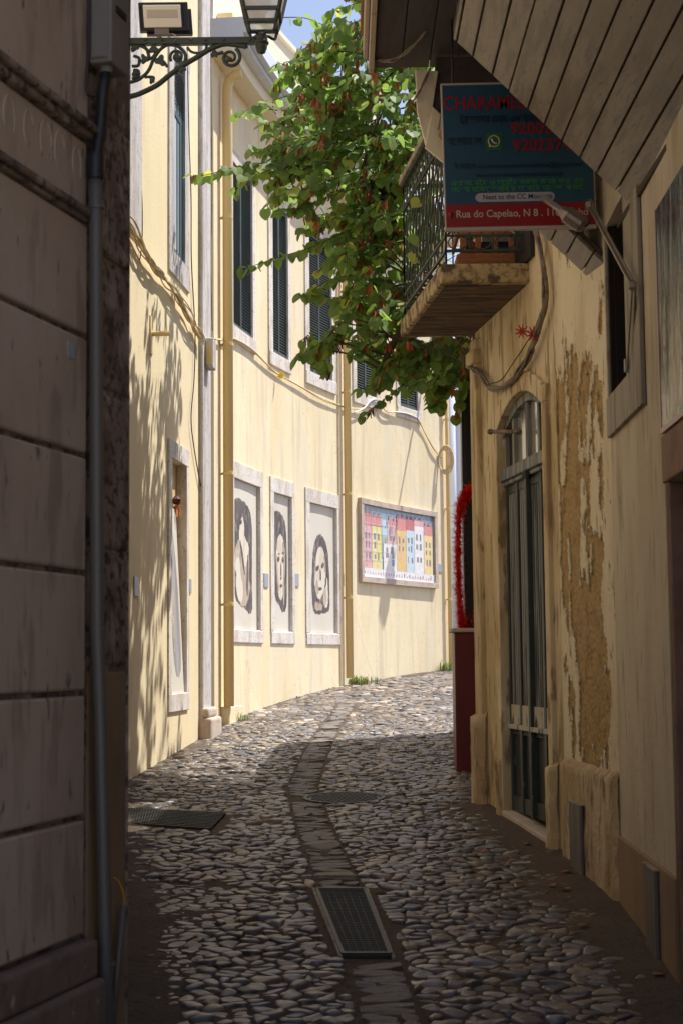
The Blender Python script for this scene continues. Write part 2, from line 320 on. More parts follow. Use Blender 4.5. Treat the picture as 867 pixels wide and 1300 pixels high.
def wbox(mb, w, s0, s1, z0, z1, d0, d1, step=.4):
    """box following the wall; z0/z1 may be (at s0, at s1)"""
    n = max(1, int(math.ceil(abs(s1-s0)/step))) if len(w.p) > 2 else 1
    za = z0 if isinstance(z0, tuple) else (z0, z0); zb = z1 if isinstance(z1, tuple) else (z1, z1)
    vs = []
    for i in range(n+1):
        t = i/n; q = s0+(s1-s0)*t; a = za[0]+(za[1]-za[0])*t; b = zb[0]+(zb[1]-zb[0])*t
        vs += [w.pt(q, a, d0), w.pt(q, a, d1), w.pt(q, b, d1), w.pt(q, b, d0)]
    fs = [(0,1,2,3), (4*n+3,4*n+2,4*n+1,4*n)]
    for i in range(n):
        for k in range(4):
            k2 = (k+1) % 4; fs.append((4*i+k, 4*i+4+k, 4*i+4+k2, 4*i+k2))
    mb.add(vs, fs)
def sheet(mb, w, s0, s1, z0, z1, holes=(), step=.4, thick=.35, d=0):
    ss = {s0, s1}; zs = {z0, z1}
    for h in holes:
        ss |= {h[0], h[1]}; zs |= {h[2], h[3]}
    ss = sorted(ss); out = []
    for a, b in zip(ss, ss[1:]):
        n = max(1, int(math.ceil((b-a)/step))) if len(w.p) > 2 else 1
        out += [a+(b-a)*i/n for i in range(n)]
    out.append(ss[-1]); ss = out; zs = sorted(zs)
    idx = {}; vs = []; fs = []
    def V(i, j, back):
        k = (i, j, back)
        if k not in idx: idx[k] = len(vs); vs.append(w.pt(ss[i], zs[j], d-(thick if back else 0)))
        return idx[k]
    def solid(i, j):
        if i < 0 or j < 0 or i >= len(ss)-1 or j >= len(zs)-1: return False
        sm, zm = (ss[i]+ss[i+1])/2, (zs[j]+zs[j+1])/2
        return not any(h[0] < sm < h[1] and h[2] < zm < h[3] for h in holes)
    for i in range(len(ss)-1):
        for j in range(len(zs)-1):
            if not solid(i, j): continue
            for bk in (0, 1): fs.append((V(i,j,bk), V(i+1,j,bk), V(i+1,j+1,bk), V(i,j+1,bk)))
            if not solid(i-1, j): fs.append((V(i,j,0), V(i,j+1,0), V(i,j+1,1), V(i,j,1)))
            if not solid(i+1, j): fs.append((V(i+1,j,0), V(i+1,j+1,0), V(i+1,j+1,1), V(i+1,j,1)))
            if not solid(i, j-1): fs.append((V(i,j,0), V(i+1,j,0), V(i+1,j,1), V(i,j,1)))
            if not solid(i, j+1): fs.append((V(i,j+1,0), V(i+1,j+1,0), V(i+1,j+1,1), V(i,j+1,1)))
    mb.add(vs, fs)
def smoothpath(pts, n=6):
    p = [Vector(q) for q in pts]; out = []
    for i in range(len(p)-1):
        a, b, c, d = p[max(i-1,0)], p[i], p[i+1], p[min(i+2, len(p)-1)]
        for k in range(n):
            t = k/n; out.append(.5*((2*b)+(c-a)*t+(2*a-5*b+4*c-d)*t*t+(3*b-a-3*c+d)*t**3))
    out.append(p[-1]); return out
# wall plans (X, Y) metres; camera at the origin, looking along +Y
WS = Wall([(-.60-.27*4.0, .5), (-.60, 4.5)], 1)              # near ashlar building, left
WS2 = Wall([(-.60, 4.5), (-1.62, 11.75)], 1)                  # its flank along the alley
WL = Wall([(-1.828, 11.78), (-1.395, 16.3)], 1)               # small yellow house
def bx(y): return -1.24+.188*(y-17.9)+.0287*(y-17.9)**2
WB = Wall([(bx(16.3+i*.25), 16.3+i*.25) for i in range(37)], 1)   # curved yellow building to Y=25.3
WR1 = Wall([(1.28, 1.5), (1.30, 5), (1.38, 8.0)], -1)
WR2 = Wall([(1.38, 8.0), (1.285, 9.3)], -1)
WR3 = Wall([(1.285, 9.3), (.99, 11.4)], -1)
# ================================================================ STREET
strip_px = [(505,1330),(463,1175),(427,1117),(398,1050),(384,1000),(400,958),(418,925),(440,895)]
STP = [on_ground(*p) for p in strip_px]
SYs = [p.y for p in STP]; SXs = [p.x for p in STP]
def gx(y): return float(np.interp(y, SYs, SXs))
GW = .112
def left_x(y):
    if y < 4.5: return -.60-.27*(4.5-y)
    if y < 11.75: return -.60-(y-4.5)*(1.02/7.25)
    if y < 16.3: return -1.828+.0958*(y-11.78)
    return bx(y)
def right_x(y):
    if y < 5: return 1.22+(y+8)*.00615
    if y < 8: return 1.30+(y-5)*.0267
    if y < 9.3: return 1.38-(y-8)*.073
    if y < 11.4: return 1.285-(y-9.3)*.14
    if y < 12.4: return 1.3
    if y < 16.6: return 1.3
    return 4.5
# base sheet of the ground
def ground_sheet():
    mb = MB(); ys = list(np.arange(-12, 30, .5))+[32,35,40,50,60,80,120,200,400,900]
    xs = [-600,-100,-20,-6,-2,0,2,6,20,100,600]
    vs = [(x, y, G(y)-.03) for y in ys for x in xs]; n = len(xs)
    fs = [(i*n+k, i*n+k+1, (i+1)*n+k+1, (i+1)*n+k) for i in range(len(ys)-1) for k in range(n-1)]
    mb.add(vs, fs); tag(mb.build('ground', M['dirt']), kind='structure')
ground_sheet()
def bed_sheet():
    mb = MB(); ys = list(np.arange(3.5, 28.01, .1)); n = 17; vs = []
    for y in ys:
        l, r = left_x(y)-.15, right_x(y)+.2
        for k in range(n):
            x = l+(r-l)*k/(n-1)
            h = G(y)+.001+.010*(mnoise.noise(Vector((x*2.5, y*2.5, 3))))
            w = min(abs(right_x(y)-x), 9); wl = abs(x-left_x(y))
            if y < 16: h += .022*math.exp(-(w/.2)**2)
            h += .018*math.exp(-(wl/.12)**2)
            vs.append((x, y, h))
    fs = [(i*n+k, i*n+k+1, (i+1)*n+k+1, (i+1)*n+k) for i in range(len(ys)-1) for k in range(n-1)]
    mb.add(vs, fs); tag(mb.build('street_dirt_bed', M['dirt'], smooth=True), kind='structure')
bed_sheet()
def soil_hem():   # packed soil at the foot of the right-hand walls
    mb = MB(); ys = list(np.arange(3.6, 11.6, .08)); n = 7; vs = []
    for y in ys:
        r = right_x(y)+.03; wd = .13+.07*mnoise.noise(Vector((y*1.7, 0, 0)))+.08*mnoise.noise(Vector((y*6, 3, 0)))
        for k in range(n):
            t = k/(n-1); x = r-wd*(1-t)
            vs.append((x, y, G(y)-.012+.040*t**.6+.008*mnoise.noise(Vector((x*6, y*6, 8)))))
    fs = [(i*n+k, i*n+k+1, (i+1)*n+k+1, (i+1)*n+k) for i in range(len(ys)-1) for k in range(n-1)]
    mb.add(vs, fs); tag(mb.build('soil_edge', M['dirt_hem'], smooth=True), kind='structure')
soil_hem()
# things set in the paving (world rectangles)
gc = [on_ground(*p) for p in [(402,1133),(463,1133),(495,1216),(435,1216)]]
lg = [on_ground(*p) for p in [(150,1029),(291,1036),(272,1056),(150,1047)]]
mh = on_ground(437, 1014); MHR = .30
def in_poly(x, y, P, m=0):
    ins = True; n = len(P); c = Vector((sum(p.x for p in P)/n, sum(p.y for p in P)/n))
    for i in range(n):
        a, b = P[i], P[(i+1)%n]; e = Vector((b.x-a.x, b.y-a.y)); nn = Vector((e.y, -e.x)).normalized()
        if nn.dot(c-Vector((a.x, a.y))) < 0: nn = -nn
        if nn.dot(Vector((x-a.x, y-a.y))) < -m: return False
    return True
def clip(poly, px, py, nx, ny):   # keep side where (p-P).n <= 0
    out = []; n = len(poly)
    for i in range(n):
        a, b = poly[i], poly[(i+1)%n]
        da = (a[0]-px)*nx+(a[1]-py)*ny; db = (b[0]-px)*nx+(b[1]-py)*ny
        if da <= 0: out.append(a)
        if da*db < 0:
            t = da/(da-db); out.append((a[0]+(b[0]-a[0])*t, a[1]+(b[1]-a[1])*t))
    return out
def chaikin(P):
    o = []
    for i in range(len(P)):
        a, b = P[i], P[(i+1)%len(P)]
        o += [(a[0]*.75+b[0]*.25, a[1]*.75+b[1]*.25), (a[0]*.25+b[0]*.75, a[1]*.25+b[1]*.75)]
    return o
def stone(mb, poly, cx, cy, h, gap, tint, flat=.0):
    P = [((x-cx), (y-cy)) for x, y in poly]
    r = min(math.hypot(*p) for p in P)
    if len(P) < 3 or r < .008: return
    k = max(.5, 1-gap/max(r, .02)); P = chaikin([(x*k, y*k) for x, y in P])
    if not flat and cy < 7.5: P = chaikin(P)
    n = len(P); tx, ty = random.gauss(0, .075), random.gauss(0, .085)
    rings = ((1.0, -.030), (1.0, h*.25), (.95, h*.72), (.78, h*.96), (.4, h*1.03)) if not flat else ((1.0, -.03), (1.0, h*.6), (.93, h*.95), (.6, h))
    vs = []
    sd = random.random()*50
    for s_, z in rings:
        for x, y in P:
            X, Y = cx+x*s_, cy+y*s_
            w = 1 if z > 0 else 0
            vs.append((X, Y, G(cy)+(G(cy+.1)-G(cy))*10*(Y-cy)*1.0+z+w*(x*s_*tx+y*s_*ty)+w*.006*mnoise.noise(Vector((X*22, Y*22, sd)))))
    vs.append((cx, cy, G(cy)+rings[-1][1]*1.03))
    fs = []
    for q in range(len(rings)-1):
        for i in range(n):
            j = (i+1) % n; fs.append((q*n+i, q*n+j, (q+1)*n+j, (q+1)*n+i))
    q = (len(rings)-1)*n
    for i in range(n): fs.append((q+i, q+(i+1)%n, q+n))
    mb.c = tint; mb.add(vs, fs)
def cobbles():
    pts = []; row = 0; y = 3.9
    while y < 27.4:
        dy = .058 if y < 12 else (.068 if y < 18 else .1); dx = .108 if y < 18 else .13
        x = left_x(y)-.1+(row % 2)*dx*.5
        while x < min(right_x(y)+.1, 3.0):
            px = x+random.uniform(-.45, .45)*dx; py = y+random.uniform(-.48, .48)*dy
            pts.append((px, py)); x += dx*random.uniform(.7, 1.4)
        y += dy; row += 1
    grid = {}
    for i, p in enumerate(pts): grid.setdefault((int(p[0]//.25), int(p[1]//.25)), []).append(i)
    mb = MB(); mb.c = 0
    for i, (cx, cy) in enumerate(pts):
        g = gx(cy) if cy < SYs[-1] else 99
        if abs(cx-g) < GW+.01: continue
        if in_poly(cx, cy, gc, .04) or in_poly(cx, cy, lg, .04): continue
        if (cx-mh.x)**2+(cy-mh.y)**2 < (MHR+.02)**2: continue
        poly = [(cx-.2, cy-.2), (cx+.2, cy-.2), (cx+.2, cy+.2), (cx-.2, cy+.2)]
        kx, ky = int(cx//.25), int(cy//.25)
        for a in (-1, 0, 1):
            for b in (-1, 0, 1):
                for j in grid.get((kx+a, ky+b), ()):
                    if j == i: continue
                    qx, qy = pts[j]; nx, ny = qx-cx, qy-cy
                    if nx*nx+ny*ny > .16: continue
                    poly = clip(poly, (cx+qx)/2, (cy+qy)/2, nx, ny)
                    if len(poly) < 3: break
        if len(poly) < 3: continue
        if g < 90:
            if cx < g: poly = clip(poly, g-GW-.008, cy, 1, 0)
            else: poly = clip(poly, g+GW+.008, cy, -1, 0)
        for P in (gc, lg):
            if in_poly(cx, cy, P, .3):
                n = len(P); c = Vector((sum(p.x for p in P)/n, sum(p.y for p in P)/n))
                for e in range(n):
                    a, b = P[e], P[(e+1)%n]; d = Vector((b.x-a.x, b.y-a.y)); nn = Vector((d.y, -d.x)).normalized()
                    if nn.dot(Vector((a.x, a.y))-c) < 0: nn = -nn
                    if nn.dot(Vector((cx-a.x, cy-a.y))) > .02:
                        poly = clip(poly, a.x+nn.x*.045, a.y+nn.y*.045, -nn.x, -nn.y); break
        dm = math.hypot(cx-mh.x, cy-mh.y)
        if dm < MHR+.2: poly = clip(poly, mh.x+(cx-mh.x)/dm*(MHR+.03), mh.y+(cy-mh.y)/dm*(MHR+.03), (mh.x-cx), (mh.y-cy))
        if len(poly) < 3: continue
        ax = sum(p[0] for p in poly)/len(poly); ay = sum(p[1] for p in poly)/len(poly)
        wr = right_x(cy)-cx; h = random.choice([.004,.007,.010,.014,.018])*random.uniform(.8,1.2)
        if cy < 16: h *= min(1, .45+max(0, wr-.12)*1.1)
        if cx < -.62 and cy < 8.6: h *= .22
        if cy > 16.5: h *= .6
        if mnoise.noise(Vector((cx*1.3, cy*.9, 7))) > .38: h *= .6
        t = min(1, max(0, random.betavariate(2, 2.2)+.15*mnoise.noise(Vector((cx, cy, 1)))))
        if cy > 15: t = min(1, t+.12)  # stones in the sunlit far stretch are tinted lighter
        stone(mb, poly, ax, ay, h, random.uniform(.002, .008), t)
    o = mb.build('street_cobbles', M['cobble'], smooth=True, fixn=False); tag(o, kind='structure')
cobbles()
def setts():
    mb = MB(); mb.c = 0; y = 4.0
    while y < SYs[-1]-.1:
        dy = random.choice([.07, .09, .12, .16])*random.uniform(.8, 1.2); cy = y+dy/2; c = gx(cy)
        if not in_poly(c, cy, gc, .0+dy/2+.03) and math.hypot(c-mh.x, cy-mh.y) > MHR+.05:
            k = random.random(); cuts = [-GW, GW] if k < .6 else [-GW, random.uniform(-.04, .04), GW]
            for a, b in zip(cuts, cuts[1:]):
                P = [(c+a+.004, y+.004+random.uniform(-.006,.006)), (c+b-.004, y+.004+random.uniform(-.006,.006)), (c+b-.004, y+dy-.004), (c+a+.004, y+dy-.004)]
                stone(mb, P, c+(a+b)/2, cy, random.uniform(.003, .011), .003, random.random(), flat=1)
        y += dy
    tag(mb.build('gutter_setts', M['setts'], smooth=False, fixn=False), kind='structure')
setts()
# drain grate in the gutter
def slerp4(P, u, v):
    a = P[3].lerp(P[2], u); b = P[0].lerp(P[1], u); q = a.lerp(b, v); return Vector((q.x, q.y, G(q.y)))
def grate(P, name, label, cat, nu, nv, rails=True, bw=.012, rim=.03):
    c = sum((p for p in P), Vector())/4
    t = thing(name, (c.x, c.y, G(c.y)), label, cat)
    mb = MB(); q = [slerp4(P, u, v) for u, v in ((0,0),(1,0),(1,1),(0,1))]
    mb.add([p-Vector((0,0,.022)) for p in q], [(0,1,2,3)])
    mb.build('pit', M['hole'], t)
    mb = MB(); z = Vector((0,0,.012))
    for k in range(nv+1):
        v = k/nv; mb.bar(slerp4(P, .03, v)+z, slerp4(P, .97, v)+z, bw, .02)
    for k in range(nu+1):
        u = .04+.92*k/nu; mb.bar(slerp4(P, u, 0)+z-Vector((0,0,.001)), slerp4(P, u, 1)+z-Vector((0,0,.001)), bw*.6, .014)
    mb.build('bars', M['grate'], t)
    if rails:
        mb = MB()
        for u0, u1 in ((-.09, -.02), (1.02, 1.09)):
            pp = [slerp4(P, u0, -.03)+z, slerp4(P, u1, -.03)+z, slerp4(P, u1, 1.03)+z, slerp4(P, u0, 1.03)+z]
            mb.prism([p-Vector((0,0,.04)) for p in pp], (0,0,.046))
        mb.build('kerb_rail', M['kerb'], t, bevel=.004)
        mb = MB()
        for v in (0, 1):
            mb.bar(slerp4(P, -.02, v)+z*1.2, slerp4(P, 1.02, v)+z*1.2, rim, .02)
        for u in (0, 1):
            mb.bar(slerp4(P, u, 0)+z*1.2, slerp4(P, u, 1)+z*1.2, .018, .02)
        mb.build('rim', M['grate'], t)
grate(gc, 'drain_grate', 'iron drain grate with pale stone rails in the middle of the cobbled alley', 'drain grate', 6, 40, bw=.009)
grate(lg, 'drain_cover', 'wide dark mesh drain cover beside the left wall', 'drain cover', 36, 11, rails=False, bw=.014)
kb = MB(); a, b = on_ground(398,1116), on_ground(453,1116); kb.bar(Vector((a.x,a.y,G(a.y)+.004)), Vector((b.x,b.y,G(b.y)+.004)), .035, .04)
tag(kb.build('stone_strip', M['kerb'], bevel=.004), 'thin pale stone strip laid across the gutter above the grate', 'stone strip')
mt = thing('manhole_cover', (mh.x, mh.y, G(mh.y)), 'round dark manhole cover with a raised pattern in the gutter', 'manhole cover')
sl = (G(mh.y+.3)-G(mh.y-.3))/.6; MX = Matrix.Rotation(math.atan(sl), 3, 'X')
mb = MB(); mb.lathe((mh.x, mh.y, G(mh.y)-.02), [(MHR-.035, 0), (MHR-.035, .028)], 40, MX); mb.lathe((mh.x, mh.y, G(mh.y)-.02), [(MHR-.03, 0), (MHR-.03, .033), (MHR, .033), (MHR, 0)], 40, MX)
for i in range(-6, 7):
    for j in range(-6, 7):
        x, y = i*.038+(j % 2)*.019, j*.038
        if math.hypot(x, y) < MHR-.055: mb.box(Vector((mh.x, mh.y, G(mh.y)))+MX@Vector((x, y, .0095)), (.022, .022, .008), MX)
mb.build('lid', M['grate'], mt)
# ================================================================ NEAR ASHLAR BUILDING (left)
NB = thing('stone_building', (-2, 4, G(4)), 'dark ashlar limestone building filling the left edge, with carved band', 'building')
def zz(px, py, d=0): return WS.Z(px, py, d)
sE = WS.S(110, 700); sC = WS.len
TOP = 9.5
mb = MB(); sheet(mb, WS, 0, sC, -3, TOP, thick=1.5, d=-.018); mb.build('wall', M['quoin'], NB)
mb = MB(); sheet(mb, WS2, .12, WS2.len, -1, TOP, thick=1.2, d=-.01); mb.build('side_wall', M['plaster_r'], NB)  # hidden flank, given pale plaster to bounce sun onto the right wall
mb = MB(); wbox(mb, WS2, 0, .12, -1, TOP, -1.0, -.008); mb.build('corner_stone', M['quoin'], NB)
joints = [zz(105, y) for y in (425, 577, 727, 880, 1038, 1190)]   # tops of courses below the carved band
zc1, zc2 = zz(108, 275), zz(108, 165)
mb = MB(); zt = zc1-.012; s_lo = 0
rows = [(joints[i+1]+.007, (joints[i]-.007)) for i in range(5)]+[(joints[0]+.007, zc1-.02)]
for a, b in rows: wbox(mb, WS, s_lo, sE, a, b, -.05, 0)
wbox(mb, WS, s_lo, sE, zc1+.02, zc2-.03, -.05, -.004)
z = zc2+.03
while z < TOP-.5: wbox(mb, WS, s_lo, sE-.002, z, z+.44, -.05, 0); z += .455
mb.build('ashlar_block', M['old_stone'], NB, bevel=.008, seg=2)
mb = MB()
wbox(mb, WS, s_lo, sE+.012, zc2-.028, zc2-.006, -.05, .018); wbox(mb, WS, s_lo, sE+.02, zc2-.006, zc2+.014, -.05, .034); wbox(mb, WS, s_lo, sE+.008, zc2+.014, zc2+.028, -.05, .014)
mb.build('moulding', M['quoin'], NB, bevel=.004)
mb = MB(); wbox(mb, WS, s_lo, sE+.008, zc1-.018, zc1-.004, -.05, .012); wbox(mb, WS, s_lo, sE+.014, zc1-.004, zc1+.016, -.05, .026)
mb.build('moulding', M['quoin'], NB, bevel=.004)
# carved ribbon relief in the band
mb = MB(); zm = (zc1+zc2)/2
for k in range(18):
    s0 = sE-.07-k*.098+random.uniform(-.01,.01); pts = []
    for i in range(17):
        th = i/16*math.pi*random.uniform(1.45,1.55)-.6+(k%2)*.9; rr = (.07-.024*i/16)*(.8+.2*((k*7)%3)/2)
        pts.append(WS.pt(s0+rr*.55*math.cos(th), zm+.012+rr*math.sin(th), -.0045))
    mb.tube(pts, .0035, 6)
mb.build('carved_relief', M['old_stone'], NB, smooth=True)
# corner quoins
mb = MB(); qj = [zz(140, y, -.0) for y in (1400, 850, 700, 497, 330, 150, 0)]+[TOP]
for i, (a, b) in enumerate(zip(qj[1:], qj[2:])):
    wbox(mb, WS, sE+.045, sC+.004, a+.008, b-.008, -.08, -.012+.006*(i % 2))
mb.build('quoin', M['quoin'], NB, bevel=.012, seg=2)
mb = MB(); wbox(mb, WS, sE+.045, sC+.002, -1, qj[1]-.004, -.08, -.014); mb.build('plaster_patch', M['ochre_low'], NB, bevel=.01, seg=2)
mb = MB(); pz = joints[-1]-.006; wbox(mb, WS, 0, sE+.03, -2.5, pz-.1, -.05, .055); wbox(mb, WS, 0, sE+.02, pz-.1, pz-.0, -.05, .035)
mb.build('plinth', M['plinth_l'], NB, bevel=.014, seg=3)
mb = MB(); P = [WS.pt(0,TOP), WS.pt(sC,TOP), WS2.pt(WS2.len,TOP), Vector((-7,11.8,TOP)), Vector((-7,.5,TOP))]; mb.prism(P, (0,0,.1)); mb.build('roof', M['roof'], NB)
_e = Wall([(-7,.52),(WS.pt(0,0).x-.02,.52)],1); mb = MB(); sheet(mb, _e, 0, _e.len, -2.5, TOP, thick=.3); mb.build('end_wall', M['old_stone'], NB)
# small paper remains on the second block
mb = MB(); wbox(mb, WS, WS.S(86,445), WS.S(94,445), WS.Z(90,455), WS.Z(90,434), .0005, .0025)
mb.build('paper_scrap', M['plaque'], NB)
# ---- pipe, box, hose
PIPD = .03
def onS(px, py, d=PIPD): return WS.at(px, py, d)
mb = MB(); pts = [onS(x, y) for x, y in ((121.5,222),(122,300),(123,600),(124,800),(128,930),(134,1180),(139,1500))]
PT = thing('drain_pipe', pts[-1], 'grey drain pipe strapped to the near stone wall at left', 'pipe')
mb.tube(pts, .0185, 16); mb.build('pipe_run', M['pvc'], PT, smooth=True)
for x, y in ((122,262),(125,797),(131,1015),(136.5,1222)):
    mb = MB(); c = onS(x, y); c2 = onS(x+.05, y+3.5); mb.tube([c, c2], .0225, 16)
    mb.box(WS.at(x-1, y+1, .008), (.02, .03, .012)); mb.build('clip', M['pvc'], PT, bevel=.001)
BX = thing('electrical_box', onS(130, 60, 0), 'beige electrical box fixed high on the near stone corner', 'electrical box')
s0 = WS.S(111, 50, .0); BD = .072; s1 = WS.S(165, 50, BD); zb = WS.Z(112, 82, .0)
mb = MB(); wbox(mb, WS, s0, s1, zb, zb+.34, .006, BD); mb.build('case', M['box_grey'], BX, bevel=.006, seg=3)
mb = MB(); n = WS.nrm(1); t = WS.tan(1)
wbox(mb, WS, s0-.006, s0-.001, zb+.012, zb+.32, .014, BD-.01); mb.build('lid', M['box_grey'], BX, bevel=.003)
mb = MB(); wbox(mb, WS, s0+.03, s1-.03, zb+.15, zb+.17, BD, BD+.003); mb.build('vent', M['black'], BX)
mb = MB(); c = WS.pt(s0+.04, zb, .04); mb.lathe(c-Vector((0,0,.03)), [(.014,0),(.014,.012),(.018,.014),(.018,.032)], 12); mb.build('cable_gland', M['box_grey'], BX)
mb = MB(); mb.tube(smoothpath([c-Vector((0,0,.02)), onS(131,118,.045), onS(128,160), onS(123.5,195), onS(121.5,226)]), .0165, 12)
mb.tube(smoothpath([onS(121.5,196), onS(121.5,228)]), .023, 12)
mb.build('hose', M['black_pipe'], PT, smooth=True)
mb = MB(); mb.tube(smoothpath([WS.pt(s0-.012, zb+.34, .01), WS.pt(s0-.012, zb+.05, .01), onS(110,112,.015), onS(116,122,.02), onS(124,120,.03)]), .004, 6)
tag(mb.build('thin_cable', M['wire_dark'], smooth=True), 'thin black cable looping under the beige electrical box', 'cable')
# conduit stub and orange wire at the bottom
mb = MB(); c0 = WS.at(141, 1330, .02); mb.tube([WS.at(143,1310,.02), WS.at(151,1215,.02), WS.at(157,1150,.018)], .0085, 10)
cs = thing('conduit', c0, 'short grey conduit with a bare orange wire beside the drain pipe', 'conduit')
mb.build('tube', M['pvc'], cs, smooth=True)
mb = MB(); mb.tube(smoothpath([WS.at(157,1152,.018), WS.at(158,1138,.02), WS.at(152,1120,.012), WS.at(145,1114,.006)]), .0022, 6)
mb.build('wire', mat('orange_wire', (.75,.3,.02), .4, [], 0), cs, smooth=True)
# ================================================================ STREET LAMP ON BRACKET
LY = 11.0
def L3(px, py, dy=0): return at(px, py, LY)+Vector((0, dy, 0))
bx0 = WS2.pt(WS2.SY(LY), L3(200,52).z, 0)
LP = thing('street_lamp', bx0, 'wrought iron bracket lantern with frosted glass sticking out from the dark left corner', 'street lamp')
mb = MB(); p_end = L3(325, 52); st = Vector((bx0.x-.02, LY, p_end.z+.0)); mb.bar(st, p_end, .05, .05)
for px in (186, 207, 243, 262, 285, 318): 
    c = L3(px, 52, -.028); mb.box(c, (.018, .012, .018))
mb.build('arm', M['iron'], LP, bevel=.004)
mb = MB()
def scroll(pts, r=.014): mb.tube(smoothpath([L3(*p) for p in pts], 6), r, 8)
def spiral(cx, cy, r0, r1, a0, turns, r=.012):
    N = 30; pts = []
    for i in range(N):
        t = i/(N-1); a = a0+turns*2*math.pi*t; rr = r0+(r1-r0)*t; pts.append(L3(cx+rr*math.cos(a), cy+rr*math.sin(a)))
    mb.tube(pts, [r*(1-.35*i/N) for i in range(N)], 8)
scroll([(120,131),(150,126),(168,122),(180,118),(200,108),(215,96),(230,85),(250,73),(268,62),(285,56),(300,57),(313,59)], .02)
scroll([(120,112),(168,104),(182,97),(190,88),(196,74),(205,62),(215,57),(228,60),(236,70),(233,82),(222,87)], .013)
scroll([(168,57),(178,58),(187,63),(190,75)], .013)
spiral(293, 73, 13, 3, -1.0, 1.6, .014)
spiral(225, 72, 9, 3, 2.5, 1.3, .012)
scroll([(184,98),(195,98),(194,104)], .011)
scroll([(213,85),(208,78),(201,74)], .011)
scroll([(190,76),(196,70),(198,64)], .009); scroll([(190,76),(185,74),(182,73)], .009)
scroll([(262,52),(262,62),(254,67),(244,66),(238,60)], .01)
scroll([(168,84),(176,83),(177,74),(170,71)], .012); scroll([(168,100),(176,97),(176,90),(170,89)], .012)
scroll([(270,62),(276,68),(284,66)], .013)
mb.build('scrollwork', M['iron'], LP, smooth=True)
def leafy(px, py, s, a):
    P = []
    for i in range(14):
        th = i/14*2*math.pi; rr = s*(1+.35*math.cos(3*th)); P.append(L3(px+rr*math.cos(th+a), py+rr*math.sin(th+a), -.016))
    mb = MB(); mb.prism(P, (0, .032, 0)); mb.build('leaf_ornament', M['iron'], LP, bevel=.003)
for p in ((171,60,5,0),(196,62,5.5,.52),(184,75,5,0),(204,77,6,.9),(231,88,4.5,0),(272,69,4,.5),(290,75,4,0),(172,93,4,.3),(312,59,2.6,.2),(225,72,4,.5),(193,103,3,0),(264,53,3,0)): leafy(*p)
fc = L3(332, 50); mb = MB(); 
mb.lathe((fc.x, fc.y, L3(332,69).z), [(.004,0),(.03,.012),(.042,.045),(.045,.07),(.055,.078),(.055,.09),(.046,.1),(.046,.14),(.03,.155),(.012,.165)], 16)
mb.build('finial', M['iron'], LP, smooth=False)
zb_ = L3(333, 33).z; cxl = L3(333.5, 30).x; m_ = .0055
mb = MB()
for sx, sy in ((-1,-1),(1,-1),(1,1),(-1,1)):
    p1 = Vector((cxl+sx*.098, LY+sy*.098, zb_)); pm = Vector((cxl+sx*.085, LY+sy*.085, zb_-.065)); mb.tube(smoothpath([(fc.x, fc.y, L3(332,46).z), (fc.x+sx*.04, fc.y+sy*.04, L3(332,43).z), pm, p1]), .011, 8)
    mb.lathe(p1-Vector((0,0,.03)), [(.004,0),(.014,.008),(.014,.02),(.006,.03)], 8)
mb.build('cradle', M['iron'], LP, smooth=True)
def frus(w0, z0, w1, z1): return [Vector((cxl+sx*w0, LY+sy*w0, z0)) for sx, sy in ((-1,-1),(1,-1),(1,1),(-1,1))]+[Vector((cxl+sx*w1, LY+sy*w1, z1)) for sx, sy in ((-1,-1),(1,-1),(1,1),(-1,1))]
za, zb2, zt_ = zb_, zb_+.083, zb_+.46
wa, wb_, wt = .102, .125, .20
mb = MB(); f = frus(wa, za, wb_, zb2); g = frus(wb_, zb2, wt, zt_)
for q in (f, g):
    for i in range(4): mb.bar(q[i], q[i+4], .022, .022)
for q in (f[:4], g[:4], g[4:]):
    for i in range(4): mb.bar(q[i], q[(i+1)%4], .024, .024)
top = Vector((cxl, LY, zt_+.2))
rv = [Vector((cxl+sx*wt*1.12, LY+sy*wt*1.12, zt_)) for sx, sy in ((-1,-1),(1,-1),(1,1),(-1,1))]
mb.add(rv+[top], [(0,1,4),(1,2,4),(2,3,4),(3,0,4),(0,3,2,1)]); mb.lathe(top-Vector((0,0,.03)), [(.03,0),(.035,.05),(.01,.09)], 10)
mb.build('lantern_frame', M['iron'], LP)
frost, _nt, _b = newmat('frosted_lantern_glass'); _b.inputs['Base Color'].default_value = (.7,.68,.66,1); _b.inputs['Roughness'].default_value = .3
_tr = node(_nt, 'ShaderNodeBsdfTranslucent'); _tr.inputs[0].default_value = (.95,.93,.92,1); _tp = node(_nt, 'ShaderNodeBsdfTransparent'); _m1 = node(_nt, 'ShaderNodeMixShader'); _m1.inputs[0].default_value = .4; _m2 = node(_nt, 'ShaderNodeMixShader'); _m2.inputs[0].default_value = .7
_nt.links.new(_tr.outputs[0], _m1.inputs[1]); _nt.links.new(_tp.outputs[0], _m1.inputs[2]); _nt.links.new(_b.outputs[0], _m2.inputs[1]); _nt.links.new(_m1.outputs[0], _m2.inputs[2])
_nt.links.new(_m2.outputs[0], [n for n in _nt.nodes if n.type == 'OUTPUT_MATERIAL'][0].inputs[0])
mb = MB()
for w0, z0, w1, z1 in ((wa-.004, za, wb_-.004, zb2), (wb_-.004, zb2, wt-.004, zt_)):
    p = frus(w0, z0, w1, z1); mb.add(p, [(0,1,5,4),(1,2,6,5),(2,3,7,6),(3,0,4,7)])
mb.build('lantern_glass', frost, LP)
